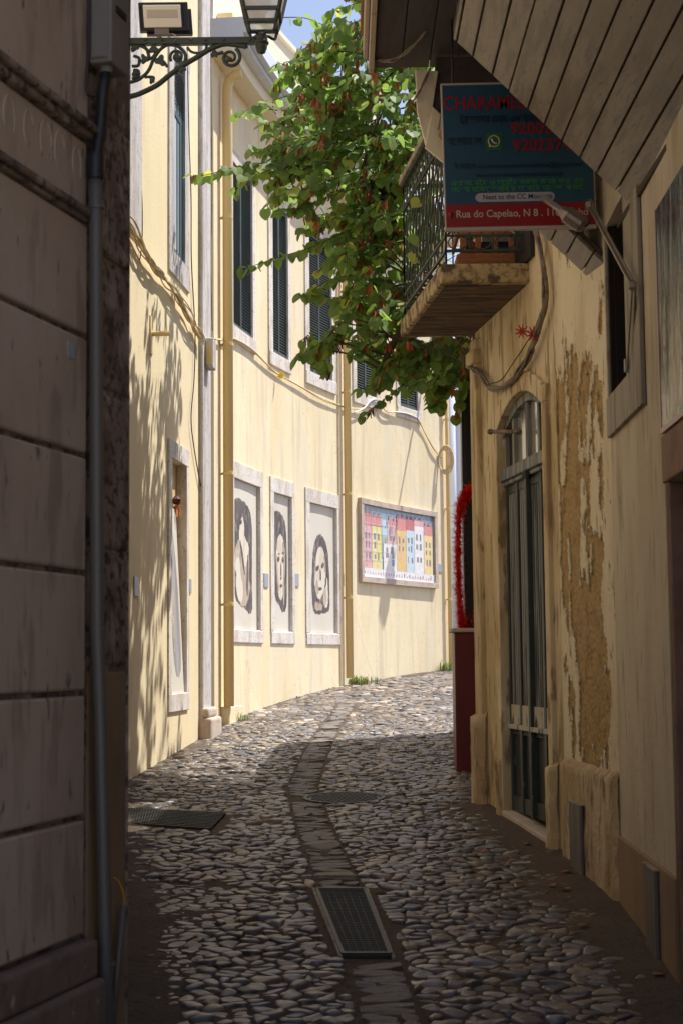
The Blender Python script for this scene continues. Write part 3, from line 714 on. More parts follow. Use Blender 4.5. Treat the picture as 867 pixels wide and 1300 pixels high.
# floodlight
fl = L3(205, 80); FLT = thing('floodlight', fl, 'square black rimmed floodlight perched on the iron lamp bracket', 'floodlight')
MXf = Matrix.Rotation(R(-4), 3, 'Y')@Matrix.Rotation(R(9), 3, 'Z')
c = L3(208, 21, .02)
mb = MB(); mb.box(c, (.355, .05, .215), MXf); mb.box(c+Vector((.035,.035,-.025)), (.33, .05, .19), MXf)
for i in range(14): mb.box(c+MXf@Vector((-.15+i*.023, -.026, .096)), (.009, .012, .012), MXf)
for i in range(10): mb.box(c+MXf@Vector((-.166, -.026, -.075+i*.017)), (.012, .012, .007), MXf); mb.box(c+MXf@Vector((.14, -.026, -.075+i*.017)), (.012, .012, .007), MXf)
mb.build('housing', M['black'], FLT, bevel=.004)
mb = MB(); mb.box(c+MXf@Vector((-.012,-.03,-.003)), (.27, .014, .168), MXf); mb.build('face', M['lens'], FLT, bevel=.003)
mb = MB(); mb.box(c+MXf@Vector((-.012,-.0385,.014)), (.22, .006, .058), MXf); mb.build('reflector_strip', M['lens2'], FLT)
mb = MB(); mb.box(L3(206,41), (.105, .03, .05), MXf); mb.tube([L3(203,47), L3(203,55)], .02, 10); mb.build('mount', M['box_grey'], FLT, bevel=.003)
mb = MB(); mb.tube(smoothpath([L3(205,46,-.02), L3(212,48,-.04), L3(220,45,-.03), L3(225,50,-.03), L3(222,55,-.03)]), .003, 6); mb.build('cable', M['wire_grey'], FLT)
# ================================================================ SMALL YELLOW HOUSE (left, nearer)
YH = thing('yellow_house', (-2.2, 14, G(14)), 'small sunlit yellow house with a bricked-up doorway and stone pilaster, behind the iron lamp', 'house')
HT = 9.2
def wh(px, py, d=0): return WL.hit(px, py, d)
# openings: upper window, lower niche
sA = WL.S(219.5, 250); sB = WL.S(233.5, 250); wz0 = WL.Z(219.6, 318); wz1 = WL.Z(222, 62)
nA = WL.S(216.8, 700); nB = WL.S(235.5, 700); nz0 = WL.Z(226, 880); nz1 = WL.Z(217, 580)
fr = WL.S(213.3, 250); fr2 = WL.S(239, 250)
nf = WL.S(213, 700); nf2 = WL.S(238.4, 700)
zmax = HT
jE = WL.S(176.5, 200); jz = WL.Z(172, 300)
mb = MB()
sheet(mb, WL, -.3, WL.len, -1.0, zmax, holes=[(sA-.01, sB+.01, wz0-.01, wz1+.01), (nA-.01, nB+.01, nz0-.01, nz1+.01)], thick=.4)
mb.build('wall', M['yellow'], YH)
def frame(w, a, b, z0, z1, oa, ob, oz0, oz1, dep, proud, m, parent, name='stone_frame', bevel=.006, sillx=0, sillp=0):
    mb = MB()
    wbox(mb, w, a-.0, b+.0, z1, oz1, -dep, proud); wbox(mb, w, oa, a, z1, oz1, -.02, proud); wbox(mb, w, b, ob, z1, oz1, -.02, proud)
    wbox(mb, w, oa, a, z0, z1, -dep, proud-.002); wbox(mb, w, b, ob, z0, z1, -dep, proud-.002)
    o = mb.build(name, m, parent, bevel=0)
    mb = MB(); wbox(mb, w, oa-sillx, ob+sillx, oz0, z0, -dep, proud+sillp); mb.build('sill', m, o, bevel=bevel)
    return o
W1 = frame(WL, sA, sB, wz0, wz1, fr, fr2, WL.Z(214, 343), wz1+.18, .05, .02, M['stone_grey'], YH, name='window_frame')
# upper window contents
dW = -.045
mb = MB(); zb3 = WL.Z(222, 150, dW)
for a, b in ((wz0, wz0+.05), (zb3-.03, zb3+.03), (wz1-.04, wz1)): wbox(mb, WL, sA, sB, a, b, dW, dW+.04)
for a, b in ((sA, sA+.02), (sB-.16, sB), ((sA+sB)/2+.0, (sA+sB)/2+.02)): wbox(mb, WL, a, b, wz0+.05, wz1-.04, dW+.002, dW+.038)
sw = mb.build('sash', M['green_frame'], W1, bevel=.003)
mb = MB(); wbox(mb, WL, sA, sB, wz0, wz1, dW-.02, dW+.03); mb.build('pane', M['curtain'], W1)
mb = MB()
for i in range(26):
    z = zb3+.05+i*.035
    if z+.2 > wz1: break
    mb.tube([WL.pt(sA+.01, z, dW+.046), WL.pt(sB-.01, z+.13, dW+.046)], .004, 5); mb.tube([WL.pt(sA+.01, z+.13, dW+.05), WL.pt(sB-.01, z, dW+.05)], .004, 5)
mb.build('grille', M['grate'], W1)
# lower niche with leaning board
N1 = frame(WL, nA, nB, nz0, nz1, nf, nf2, WL.Z(213, 905), WL.Z(213, 556), .075, .02, M['stone_white'], YH, name='doorway_frame')
mb = MB(); wbox(mb, WL, nA-.05, nB+.05, nz0-.05, nz1+.05, -.14, -.085); mb.build('doorway_infill', M['pipe_yellow'], YH)
# pilaster and foot
pA, pB = WL.S(252.5, 500), WL.S(263, 500)
mb = MB(); wbox(mb, WL, pA, pB, G(16)-.1, HT, -.05, .045); mb.build('pilaster', M['stone_grey'], YH, bevel=.01)
mb = MB(); g0 = G(16.2)
wbox(mb, WL, pA-.015, pB+.14, g0-.2, g0+.20, -.02, .13); wbox(mb, WL, pA-.005, pB+.03, g0+.20, g0+.30, -.02, .10)
mb.build('pilaster_foot', M['stone_pink'], YH, bevel=.03, seg=3)
# stone jamb of a hidden opening at the near end
mb = MB(); wbox(mb, WL, WL.S(150,200), jE, jz, HT, -.03, .03); mb.build('stone_jamb', M['stone_grey'], YH, bevel=.006)
mb = MB(); mb.prism([WL.pt(0,HT), WL.pt(WL.len,HT), Vector((-7,16.3,HT)), Vector((-7,11.8,HT))], (0,0,.1)); mb.build('roof', M['roof'], YH)
# leaning portrait board in the doorway
bz0, bz1 = nz0+.002, WL.Z(219, 645, -.1)
PB0 = thing('portrait_board', WL.pt((nA+nB)/2, bz0, -.08), 'tall leaning board with a blurred grey standing figure, in the near yellow doorway', 'portrait board', 'portrait boards along the yellow walls')
mb = MB(); q = [WL.pt(nA+.01, bz0, -.005), WL.pt(nB-.03, bz0, -.005), WL.pt(nB-.16, bz1-.03, -.06), WL.pt(nA+.01, bz1+.02, -.06)]
nn = WL.nrm(1); mb.prism(q, -nn*.015); mb.build('board', M['panel'], PB0)
def bil(q, u, v): return (q[0].lerp(q[1], u)).lerp(q[3].lerp(q[2], u), v)
def roughen(P, n=5, amp=.012, sd=0):
    out = []; random.seed(sd)
    for i in range(len(P)):
        a, b = P[i], P[(i+1)%len(P)]
        for k in range(n):
            t = k/n; out.append((a[0]+(b[0]-a[0])*t+random.uniform(-amp, amp), a[1]+(b[1]-a[1])*t+random.uniform(-amp, amp)*1.2))
    return out
def paint(q, shapes, parent, nrm, layer0=1):
    for k, (m, name, polys) in enumerate(shapes):
        mb = MB()
        for j, P in enumerate(polys):
            P = roughen(chaikin(chaikin(P)), 2, .006, sd=k*31+j)
            mb.prism([bil(q, *p)+nrm*(.0008+.0012*k) for p in P], nrm*.0012)
        mb.build(name, m, parent)
paint(q, [(M['ink_grey'], 'painted_figure', [[(.3,.86),(.42,.9),(.55,.88),(.7,.82),(.85,.6),(.9,.4),(.88,.15),(.7,.08),(.4,.1),(.25,.4),(.22,.7)]]),
          (M['ink_mid'], 'painted_midtone', [[(.32,.6),(.45,.72),(.5,.5),(.45,.2),(.33,.2)]])], PB0, nn)
# dried flowers on top of the board
fb = WL.pt(nB-.17, bz1-.0, -.05); mb = MB(); random.seed(5)
for i in range(16):
    a = random.random()*6.28; mb.tube([fb+Vector((0,0,.02)), fb+Vector((math.cos(a)*.05, math.sin(a)*.05, random.uniform(-.12,.03)))], [.012,.004], 5)
mb.mat = 1; mb.lathe(fb+Vector((0,0,.02)), [(.01,0),(.04,.03),(.045,.06),(.02,.09)], 10)
tag(mb.build('dried_flower', [mat('dried_orange_petals', (.55,.25,.1), .8, [], 0), mat('dried_dark_flower', (.09,.01,.012), .7, [], 0)]), 'dried flower head with orange petals tucked on top of the leaning board', 'flower')
# bracket (bare yellow fitting) and wires
fx = WL.at(192, 425, .02); FT = thing('wall_fitting', fx, 'yellow painted iron fitting jutting from the near yellow wall', 'wall fitting')
mb = MB(); s_ = WL.S(192, 425); wbox(mb, WL, s_-.06, s_+.04, WL.Z(192,450), WL.Z(192,402), 0, .012); mb.build('plate', M['pipe_yellow'], FT)
mb = MB(); p0 = WL.pt(s_, WL.Z(192,424), .01); mb.tube([p0, p0+nn*.16], .022, 8); mb.build('stub', M['pipe_yellow'], FT)
mb = MB(); s_ = WL.S(172.5, 745); wbox(mb, WL, s_-.08, s_+.08, WL.Z(172,757), WL.Z(172,732), 0, .012)
tag(mb.build('wall_plaque', M['plaque'], bevel=.002), 'small grey plaque close to the dark stone corner, nearest of the plaques', 'plaque', 'caption plaques beside the portraits')
mb = MB(); s_ = WL.S(241, 745); wbox(mb, WL, s_-.05, s_+.05, WL.Z(241,753), WL.Z(241,735), 0, .012)
tag(mb.build('wall_plaque', M['plaque'], bevel=.002), 'small grey plaque between the leaning board and the stone pilaster', 'plaque', 'caption plaques beside the portraits')
JB = thing('junction_box', WL.at(258, 450, .06), 'small ochre junction box hung from cables on the stone pilaster', 'junction box')
mb = MB(); s_ = (pA+pB)/2; wbox(mb, WL, s_-.12, s_+.06, WL.Z(258,470), WL.Z(258,432), .046, .13); mb.build('case', M['stone_grey'], JB, bevel=.008)
mb = MB(); wbox(mb, WL, s_-.125, s_-.12, WL.Z(258,466), WL.Z(258,440), .055, .12); mb.build('cover', M['pipe_yellow'], JB)
def wire(name, pts, r, m, label, cat='cable', n=6, jit=0, group=None, count=1):
    mb = MB()
    for k in range(count):
        pp = [Vector(p)+Vector((random.uniform(-jit,jit), random.uniform(-jit,jit), random.uniform(-jit,jit))) for p in pts]
        mb.tube(smoothpath(pp, n), r, 6)
    return tag(mb.build(name, m, smooth=True), label, cat, group)
random.seed(3)
bp = [(150,262),(167,285),(180,312),(190,330),(202,347),(215,360),(228,380),(240,402),(250,420),(258,433)]
wire('cable_bundle', [WL.at(x, y, .055) for x, y in bp], .0065, M['wire_cream'], 'tangled bundle of cream cables sagging down the near yellow wall', 'cable bundle', jit=.035, count=12)
wire('wall_cable', [WL.at(x, y, .02) for x, y in ((238,60),(240,160),(243,250),(243.5,330),(248,420),(247,480),(243,530),(247,570),(256,622))], .006, M['wire_dark'], 'thin dark cable dangling down between the near window and the pilaster')
wire('wall_cable', [WL.at(x, y, .015) for x, y in ((267,0),(268.5,120),(269.5,260),(268,330),(270,420))], .005, M['wire_grey'], 'thin grey cable running straight down just right of the stone pilaster')
wire('wall_cable', [WL.at(x, y, .02) for x, y in ((173,195),(180,240),(181,300),(178,330))], .005, M['wire_dark'], 'short thin cable at the far left of the yellow wall above the cable bundle')
# ================================================================ LARGE CURVED YELLOW BUILDING
YB = thing('yellow_building', (-.3, 21, G(21)), 'long curved yellow building with blue-white cornice and framed portraits along the lane', 'building')
def SB(px, py=700, d=0): return WB.S(px, py, d)
def ZB(px, py, d=0): return WB.Z(px, py, d)
uz0, uz1 = ZB(356, 453), ZB(355, 265)            # first-floor windows, inner
ufz0, ufz1 = ZB(356, 470), ZB(355, 251)
lz1 = ZB(347.4, 624.4); lf1 = ZB(343, 604.3); lz0 = ZB(347.4, 801); lf0 = ZB(343, 818)
upper = [(295,319.8,291.5,323,420),(345.5,365,340.6,368,430),(392,420.3,386.8,425,430),(451.5,477,447,481.5,480),(506.5,529,502.5,532.5,500)]
lower = [(296.5,329.7,294,333,700),(347.2,370,342.8,373.2,700),(392.5,427,387.5,430.3,700)]
holes = []; U = []; Lw = []
for a, b, fa, fb, y in upper:
    q = [SB(v, y) for v in (a, b, fa, fb)]; U.append(q); holes.append((q[0]-.01, q[1]+.01, uz0-.01, uz1+.01))
for a, b, fa, fb, y in lower:
    q = [SB(v, y) for v in (a, b, fa, fb)]; Lw.append(q); holes.append((q[0]-.01, q[1]+.01, lz0-.01, lz1+.01))
BS0 = SB(272.0, 500); zcor = ZB(340, 160); zct = ZB(343, 129)+.0
mb = MB(); sheet(mb, WB, BS0, WB.len, .2, zcor+.1, holes=holes, thick=.45, step=.3)
# the building's far flank, turning the corner
e0 = WB.pt(WB.len, 0, 0); e1 = Vector((-1.5, 31, 0))
FL = Wall([(e0.x, e0.y), (e1.x, e1.y)], 1); sheet(mb, FL, 0, FL.len, .2, zcor+.1, thick=.3, d=-.0)
mb.build('wall', M['yellow_big'], YB)
# attic parapet above cornice with falling curved top: heights from the outline
za1 = ZB(353, 43); 
print('cornice', zcor, zct, 'attic', za1, ZB(378, 69), 'uz', uz0, uz1, 'lz', lz0, lz1, 'sY', WB.pt(SB(343),0).y)
mb = MB(); sheet(mb, WB, BS0+.0, WB.len, zct-.01, za1, thick=.4, step=.3, d=-.03); sheet(mb, FL, 0, FL.len, zct-.01, za1, thick=.3, d=-.03)
mb.build('attic_wall', M['yellow_pale'], YB)
mb = MB(); wbox(mb, WB, BS0-.02, WB.len+.1, za1, za1+.06, -.45, .02); mb.build('coping', M['yellow_pale'], YB)
h = zct-zcor
def corn(z0, z1, d0, d1, m, nm, s0=None): 
    mb = MB(); wbox(mb, WB, (BS0-.10) if s0 is None else s0, WB.len+.1, z0, z1, d0, d1, step=.3); return mb.build(nm, m, YB)
corn(zcor-.02, zcor+h*.38, -.02, .24, M['yellow_pale'], 'cornice_bed')
corn(zcor+h*.38, zcor+h*.55, -.02, .36, M['cornice'], 'cornice')
corn(zcor+h*.55, zct+.02, -.02, .44, M['cornice'], 'cornice')
for i, (a, b, fa, fb) in enumerate(U):
    o = frame(WB, a, b, uz0, uz1, fa, fb, ufz0, ufz1, .045, .02, M['stone_white'], YB, name='window_frame', sillx=.0, sillp=.01)
    mb = MB(); mid = (a+b)/2; dd = -.042
    fs_ = .022
    for x0, x1 in ((a, mid), (mid, b)):
        wbox(mb, WB, x0, x0+fs_, uz0, uz1, dd, dd+.035); wbox(mb, WB, x1-fs_, x1, uz0, uz1, dd, dd+.035)
        for z0 in (uz0, uz1-.05): wbox(mb, WB, x0+fs_, x1-fs_, z0, z0+.05, dd, dd+.034)
        z = uz0+.055
        while z < uz1-.06:
            p = [WB.pt(x0+fs_, z, dd+.03), WB.pt(x1-fs_, z, dd+.03), WB.pt(x1-fs_, z+.022, dd+.005), WB.pt(x0+fs_, z+.022, dd+.005)]
            mb.prism(p, (0,0,.006)); z += .036
    mb.build('shutter', M['shutter'], o)
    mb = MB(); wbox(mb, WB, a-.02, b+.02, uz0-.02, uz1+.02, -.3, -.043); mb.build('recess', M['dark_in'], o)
frames_low = []
for i, (a, b, fa, fb) in enumerate(Lw):
    frames_low.append(frame(WB, a, b, lz0, lz1, fa, fb, lf0, lf1, .05, .018, M['stone_white'], YB, name='niche_frame', bevel=.015))
    mb = MB(); wbox(mb, WB, a-.03, b+.03, lz0-.03, lz1+.03, -.3, -.048); mb.build('niche_back', M['yellow_big'], YB)
mb = MB(); mb.prism([WB.pt(BS0,za1-.1,-.3), WB.pt(WB.len/2,za1-.1,-.3), WB.pt(WB.len,za1-.1,-.3), Vector((-1.5,31,za1-.1)), Vector((-8,31,za1-.1)), Vector((-8,16.4,za1-.1))], (0,0,.06)); mb.build('roof', M['roof'], YB)
# near end return so the building is closed
mb = MB(); RT = Wall([(WB.pt(BS0,0).x, WB.pt(BS0,0).y), (-8, WB.pt(BS0,0).y+.3)], -1); sheet(mb, RT, 0, RT.len, .2, za1, thick=.3); mb.build('end_wall', M['yellow_pale'], YB)
# ---- portraits
def board(i, shapes, label):
    a, b, fa, fb = Lw[i]; d = -.03
    q = [WB.pt(a+.005, lz0+.005, d), WB.pt(b-.005, lz0+.005, d), WB.pt(b-.005, lz1-.005, d), WB.pt(a+.005, lz1-.005, d)]
    t = thing('portrait_board', (q[0]+q[1])/2, label, 'portrait board', 'portrait boards along the yellow walls')
    nr = WB.nrm((a+b)/2); mb = MB(); mb.prism(q, -nr*.014); mb.build('board', M['panel'], t)
    paint(q, shapes, t, nr); return t
D, Md, Lt, Gy = M['ink_dark'], M['ink_mid'], M['ink_light'], M['ink_grey']
board(0, [(D, 'painted_shadow', [[(.06,.84),(.2,.88),(.45,.87),(.7,.84),(.8,.74),(.8,.5),(.78,.3),(.82,.14),(.7,.1),(.55,.14),(.35,.16),(.12,.2),(.07,.5)]]),
          (Md, 'painted_midtone', [[(.1,.5),(.3,.62),(.6,.6),(.7,.5),(.66,.36),(.74,.28),(.55,.14),(.3,.16),(.15,.3)]]),
          (Lt, 'painted_highlight', [[(.28,.66),(.42,.78),(.5,.70),(.48,.62),(.7,.58),(.6,.46),(.5,.4),(.42,.54),(.3,.58)],[(.12,.44),(.3,.5),(.34,.36),(.45,.28),(.4,.17),(.2,.2)]]),
          (D, 'painted_line', [[(.3,.6),(.36,.6),(.52,.38),(.48,.36)],[(.33,.72),(.4,.74),(.4,.71),(.34,.70)],[(.6,.52),(.66,.5),(.62,.22),(.56,.24)],[(.1,.36),(.2,.4),(.16,.28)]])],
      'brown and grey seated figure painted on board, first framed niche after the ochre downpipe')
board(1, [(D, 'painted_hair', [[(.1,.86),(.3,.88),(.6,.86),(.82,.8),(.88,.6),(.86,.3),(.84,.16),(.6,.13),(.42,.2),(.2,.22),(.08,.5)]]),
          (Lt, 'painted_face', [[(.3,.66),(.5,.72),(.68,.68),(.76,.56),(.74,.4),(.66,.28),(.52,.21),(.38,.26),(.28,.4),(.25,.54)]]),
          (Md, 'painted_midtone', [[(.6,.66),(.7,.66),(.76,.55),(.74,.42),(.66,.3),(.6,.27),(.66,.4),(.68,.52)],[(.3,.66),(.36,.68),(.33,.6),(.29,.58)],[(.26,.54),(.34,.56),(.36,.42),(.44,.3),(.36,.28),(.27,.42)],[(.62,.27),(.72,.38),(.72,.24),(.66,.16)],[(.5,.48),(.56,.48),(.58,.38),(.5,.37)]]),
          (D, 'painted_feature', [[(.31,.525),(.38,.55),(.46,.53),(.40,.50),(.34,.505)],[(.56,.525),(.64,.55),(.72,.53),(.66,.50),(.59,.505)],[(.5,.5),(.54,.5),(.56,.42),(.5,.4)],[(.34,.56),(.45,.57),(.45,.56)],[(.56,.57),(.7,.585),(.7,.57)],[(.43,.33),(.52,.345),(.62,.335),(.53,.315)],[(.46,.39),(.54,.385),(.5,.378)]])],
      'large light face with dark hair painted on board, middle of three framed niches')
board(2, [(D, 'painted_hair', [[(.2,.62),(.28,.72),(.45,.78),(.62,.75),(.75,.66),(.8,.5),(.8,.3),(.82,.17),(.5,.15),(.2,.14),(.14,.35),(.18,.5)]]),
          (Lt, 'painted_face', [[(.3,.58),(.4,.67),(.52,.68),(.63,.62),(.68,.5),(.64,.38),(.56,.3),(.42,.25),(.3,.3),(.22,.42)],[(.66,.42),(.74,.44),(.75,.2),(.6,.19),(.66,.32)]]),
          (Md, 'painted_midtone', [[(.26,.52),(.32,.58),(.3,.48),(.27,.38),(.23,.42)],[(.58,.62),(.64,.6),(.68,.5),(.62,.46),(.61,.54)],[(.55,.3),(.66,.38),(.7,.24),(.56,.2)],[(.28,.4),(.36,.42),(.42,.3),(.3,.3)],[(.25,.17),(.5,.17),(.55,.22),(.4,.23),(.25,.24)]]),
          (D, 'painted_feature', [[(.29,.50),(.36,.53),(.43,.515),(.38,.48),(.32,.48)],[(.49,.525),(.56,.555),(.62,.54),(.57,.505),(.51,.505)],[(.44,.5),(.48,.5),(.5,.43),(.45,.41)],[(.43,.42),(.5,.43),(.48,.41)],[(.37,.34),(.46,.36),(.55,.35),(.45,.33)],[(.64,.44),(.7,.42),(.66,.36),(.64,.38)]])],
      'tilted face with swept dark hair painted on board, framed niche left of the second downpipe')
# ---- plaques
for px, lab in ((337.5,'small grey plaque between the first and second framed portraits'),(376,'small grey plaque between the middle and right framed portraits'),(433,'small dark grey plaque tucked behind the second ochre downpipe'),(557.5,'small grey plaque just right of the tile mural')):
    s_ = SB(px, 735); mb = MB(); zt2 = ZB(px, 728 if px < 500 else 716); wbox(mb, WB, s_-.085, s_+.085, zt2-.17 if px<500 else zt2-.13, zt2, 0, .012)
    tag(mb.build('wall_plaque', M['plaque'], bevel=.002), lab, 'plaque', 'caption plaques beside the portraits')
# ---- downpipes
def downpipe(px_list, r, z_bot, z_top, label, m='pipe_yellow', elbow=True):
    d = r+.03; s_ = SB(px_list, 500, d)
    t = thing('downpipe', WB.pt(s_, z_bot, d), label, 'downpipe', 'ochre downpipes on the yellow building' if m == 'pipe_yellow' else None)
    pts = [WB.pt(s_, z_bot, d), WB.pt(s_, z_top, d)]
    if elbow: pts = [WB.pt(s_, z_bot, d)]+smoothpath([WB.pt(s_, z_top-.15, d), WB.pt(s_, z_top, d+.01), WB.pt(s_, z_top+.08, d+.08), WB.pt(s_, z_top+.1, d+.16)], 4)
    mb = MB(); mb.tube(pts, r, 16); mb.build('pipe_run', M[m], t, smooth=True)
    z = z_bot+1.1
    while z < z_top-.4:
        mb = MB(); mb.tube([WB.pt(s_, z, d), WB.pt(s_, z+.03, d)], r+.006, 16); wbox(mb, WB, s_-.012, s_+.012, z+.002, z+.025, 0, d-r)
        mb.build('bracket', M[m], t); z += 1.45
    return s_
s1_ = downpipe(290, .057, ZB(290, 897, .08), zcor-.22, 'thick ochre downpipe at the near end of the curved yellow building')
s2_ = downpipe(440.5, .053, ZB(440, 861, .08), zcor-.25, 'ochre downpipe between the portraits and the tile mural')
s3_ = downpipe(566, .03, ZB(566, 850, .05), zcor-.25, 'thin cream downpipe at the far corner of the yellow building', elbow=False)
mb = MB(); sp = SB(290, 905); wbox(mb, WB, sp-.35, sp+.25, .6, ZB(290, 897, .1)-.004, .0, .10); mb.build('pipe_footing', M['yellow_big'], YB, bevel=.01)
mb = MB(); wbox(mb, WB, s2_-.16, s2_-.055, .6, zcor, .0, .025); mb.build('pipe_rib', M['yellow_big'], YB)
# vent block on the cornice
mb = MB(); sv = SB(281, 35); z0 = zct+.03; wbox(mb, WB, sv-.12, sv+.12, z0, ZB(281,22), -.02, .16); mb.build('vent_block', M['pipe_yellow'], YB, bevel=.004)
# ---- tile mural
ta, tb = SB(454.5, 690), SB(551.5, 690)
tz1 = ZB(500, 641); tz0 = ZB(500, 743); 
TM = thing('tile_mural', WB.pt((ta+tb)/2, tz0, .02), 'painted tile mural of colourful narrow houses in a buff stone frame', 'tile mural')
mb = MB(); fw = .085
wbox(mb, WB, ta, tb, tz1-fw, tz1, 0, .06); wbox(mb, WB, ta, tb, tz0, tz0+fw, 0, .06)
wbox(mb, WB, ta, ta+fw*1.1, tz0+fw, tz1-fw, 0, .058); wbox(mb, WB, tb-fw*1.1, tb, tz0+fw, tz1-fw, 0, .058)
mb.build('frame', M['stone_pink'], TM, bevel=.004)
ia, ib, iz0, iz1 = ta+fw*1.1, tb-fw*1.1, tz0+fw, tz1-fw
tc = {}
def tmat(n, c):
    c = tuple(x*.85+.10 for x in c) if n != 'dark' else (.2,.2,.25)
    if n not in tc: tc[n] = mat('glazed_tile_'+n, c, .25, [(14,(1,1,1),.45,.7,tuple(min(1, x*1.25+.05) for x in c),.6)], 0)
    return tc[n]
CT = dict(blue=(.12,.28,.5), sky=(.42,.62,.78), red=(.62,.15,.15), pink=(.68,.32,.35), yellow=(.75,.66,.2), orange=(.75,.45,.1), white=(.78,.78,.82), green=(.3,.42,.36), lblue=(.5,.68,.82), dark=(.06,.07,.1), amber=(.8,.6,.22), crimson=(.5,.02,.04))
TC = {k: tmat(k, v) for k, v in CT.items()}
rects = {k: [] for k in CT}
def rc(c, x0, x1, y0, y1): rects[c].append((x0, x1, y0, y1))
rc('sky', 0, 1, 0, .94); rc('blue', 0, 1, .9, 1)
# (x0,x1,base,wall top,roof top,colour,roof colour)
hs = [(.03,.15,.12,.72,.9,'pink','red'),(.15,.28,.12,.72,.86,'yellow','red'),(.28,.36,.3,.6,.72,'green','sky'),(.36,.5,.5,.78,.84,'pink','red'),(.30,.49,.12,.5,.5,'white','white'),
      (.49,.62,.12,.72,.92,'orange','red'),(.62,.73,.12,.74,.9,'lblue','crimson'),(.73,.86,.12,.82,.92,'white','pink'),(.86,.98,.12,.7,.84,'amber','red')]
lay = []
for x0, x1, b, t, rt, c, rcl in hs:
    lay.append((c, x0, x1, b, t)); lay.append((rcl, x0, x1, t, rt))
    for fx in (.3, .68):
        w = (x1-x0)*.11
        for zz_ in (.28, .55, .75):
            zc_ = b+(t-b)*zz_; ww = w*random.uniform(.6,1.05); hh = random.uniform(.6,1.25); xx = x0+(x1-x0)*(fx+random.uniform(-.05,.05)); lay.append(('dark', xx-ww, xx+ww, zc_-.035*hh, zc_+.05*hh)) if random.random() < .88 else None
    if rt > t+.05: lay.append((rcl, x0+(x1-x0)*.15, x0+(x1-x0)*.35, rt, rt+.06)); lay.append((rcl, x0+(x1-x0)*.65, x0+(x1-x0)*.85, rt, rt+.05))
lay.append(('white', 0, 1, 0, .12))
random.seed(12)
for k in range(26): x = .02+.96*k/26; lay.append(('pink' if k % 3 else 'blue', x, x+.012, .04, .04+random.uniform(.02,.06)))
mbs = {k: MB() for k in CT}
def tq(c, x0, x1, y0, y1, d):
    n = max(1, int((x1-x0)/.12)+1)
    for i in range(n):
        a = x0+(x1-x0)*i/n; b = x0+(x1-x0)*(i+1)/n
        sa, sb = ia+(ib-ia)*a, ia+(ib-ia)*b; za_, zb_ = iz0+(iz1-iz0)*y0, iz0+(iz1-iz0)*y1
        mbs[c].add([WB.pt(sa, za_, d), WB.pt(sb, za_, d), WB.pt(sb, zb_, d), WB.pt(sa, zb_, d)], [(0,1,2,3)])
tq('sky', 0, 1, 0, 1, .012); tq('blue', 0, 1, .93, 1, .013)
for k, (c, x0, x1, y0, y1) in enumerate(lay): tq(c, x0, x1, y0, min(y1, .95), .014+.00025*k)
tiles = None
for c, m_ in mbs.items():
    if m_.f: m_.build('painted_tile', TC[c], TM, fixn=False)
mb = MB()
for k in range(1, 14): s_ = ia+(ib-ia)*k/14; wbox(mb, WB, s_-.002, s_+.002, iz0, iz1, .022, .0245)
for k in range(1, 8): z = iz0+(iz1-iz0)*k/8; wbox(mb, WB, ia, ib, z-.002, z+.002, .022, .024)
mb.build('tile_joint', mat('pale_tile_joint', (.75,.75,.76), .6, [], 0), TM)
# ---- cables on the large building
random.seed(4)
cb = [(272,432),(284,433),(296,430),(320,446),(350,474),(380,491),(410,505),(436,515),(450,518),(462,518),(470,509),(479,508),(488,520),(502,524),(515,526),(528,528),(540,550),(550,568),(560,580)]
wire('wall_cable', [WB.at(x, y+random.uniform(-2,2), .032) for x, y in cb], .009, M['wire_cream'], 'cream cable strung below the upper windows of the curved yellow building', jit=.010, count=2)
wire('wall_cable', [WB.at(x, y, .05) for x, y in ((450,524),(462,518),(470,509),(479,508),(490,522),(502,523),(516,525),(528,530))], .011, M['white_cable'], 'loose white cable looped over the two farthest upper window sills')
p = WB.at(357, 477, .07); mb = MB(); random.seed(1)
for i in range(9):
    a = i/9*6.28; mb.tube([p, p+Vector((math.cos(a)*.05, -.02, math.sin(a)*.05))], [.016,.006], 5)
tag(mb.build('yellow_tie', M['yellow_tag']), 'bright yellow tie knotted on the wall cable under the second window', 'cable tie')
p = WB.at(563, 584, .08); CO = thing('cable_coil', p, 'coiled cream cable on a small bracket at the far corner of the yellow building', 'cable coil')
mb = MB(); nr = WB.nrm(WB.len-.1); tt = Vector((nr.y, -nr.x, 0))
for k in range(4):
    rr = .085+.012*k; pts = [p+Vector((math.cos(a)*rr*1.0, 0, math.sin(a)*rr*1.9))+nr*(.012*k) for a in [i/24*2*math.pi for i in range(25)]]
    mb.tube(pts, .012, 6, cap=False)
mb.build('coil', M['wire_cream'], CO, smooth=True)
mb = MB(); mb.box(p+Vector((.1,.02,.0)), (.05,.06,.2)); mb.build('bracket', M['white_trim'], CO, bevel=.004)
# lantern-less iron wall bracket high on the far part of the building (its shadow falls over the mural)
q0 = WB.at(550, 418, .02); nq = WB.nrm(WB.S(550, 418)); WLm = thing('wall_lamp', q0, 'iron wall lamp half hidden by leaves high on the far part of the yellow building', 'wall lamp')
mb = MB(); q1 = q0+nq*1.15; mb.tube([q0, q1], .022, 8); mb.tube(smoothpath([q0-Vector((0,0,.35)), q0+nq*.25-Vector((0,0,.12)), q0+nq*.6-Vector((0,0,.02))]), .016, 8); mb.box(q0-Vector((0,0,.15)), (.05,.05,.5)); mb.build('arm', M['iron'], WLm, smooth=False)
mb = MB(); mb.lathe(q1-Vector((0,0,.52)), [(.05,0),(.06,.02),(.10,.06),(.15,.38),(.17,.4),(.09,.48),(.03,.54)], 6); mb.build('lantern', M['iron'], WLm)
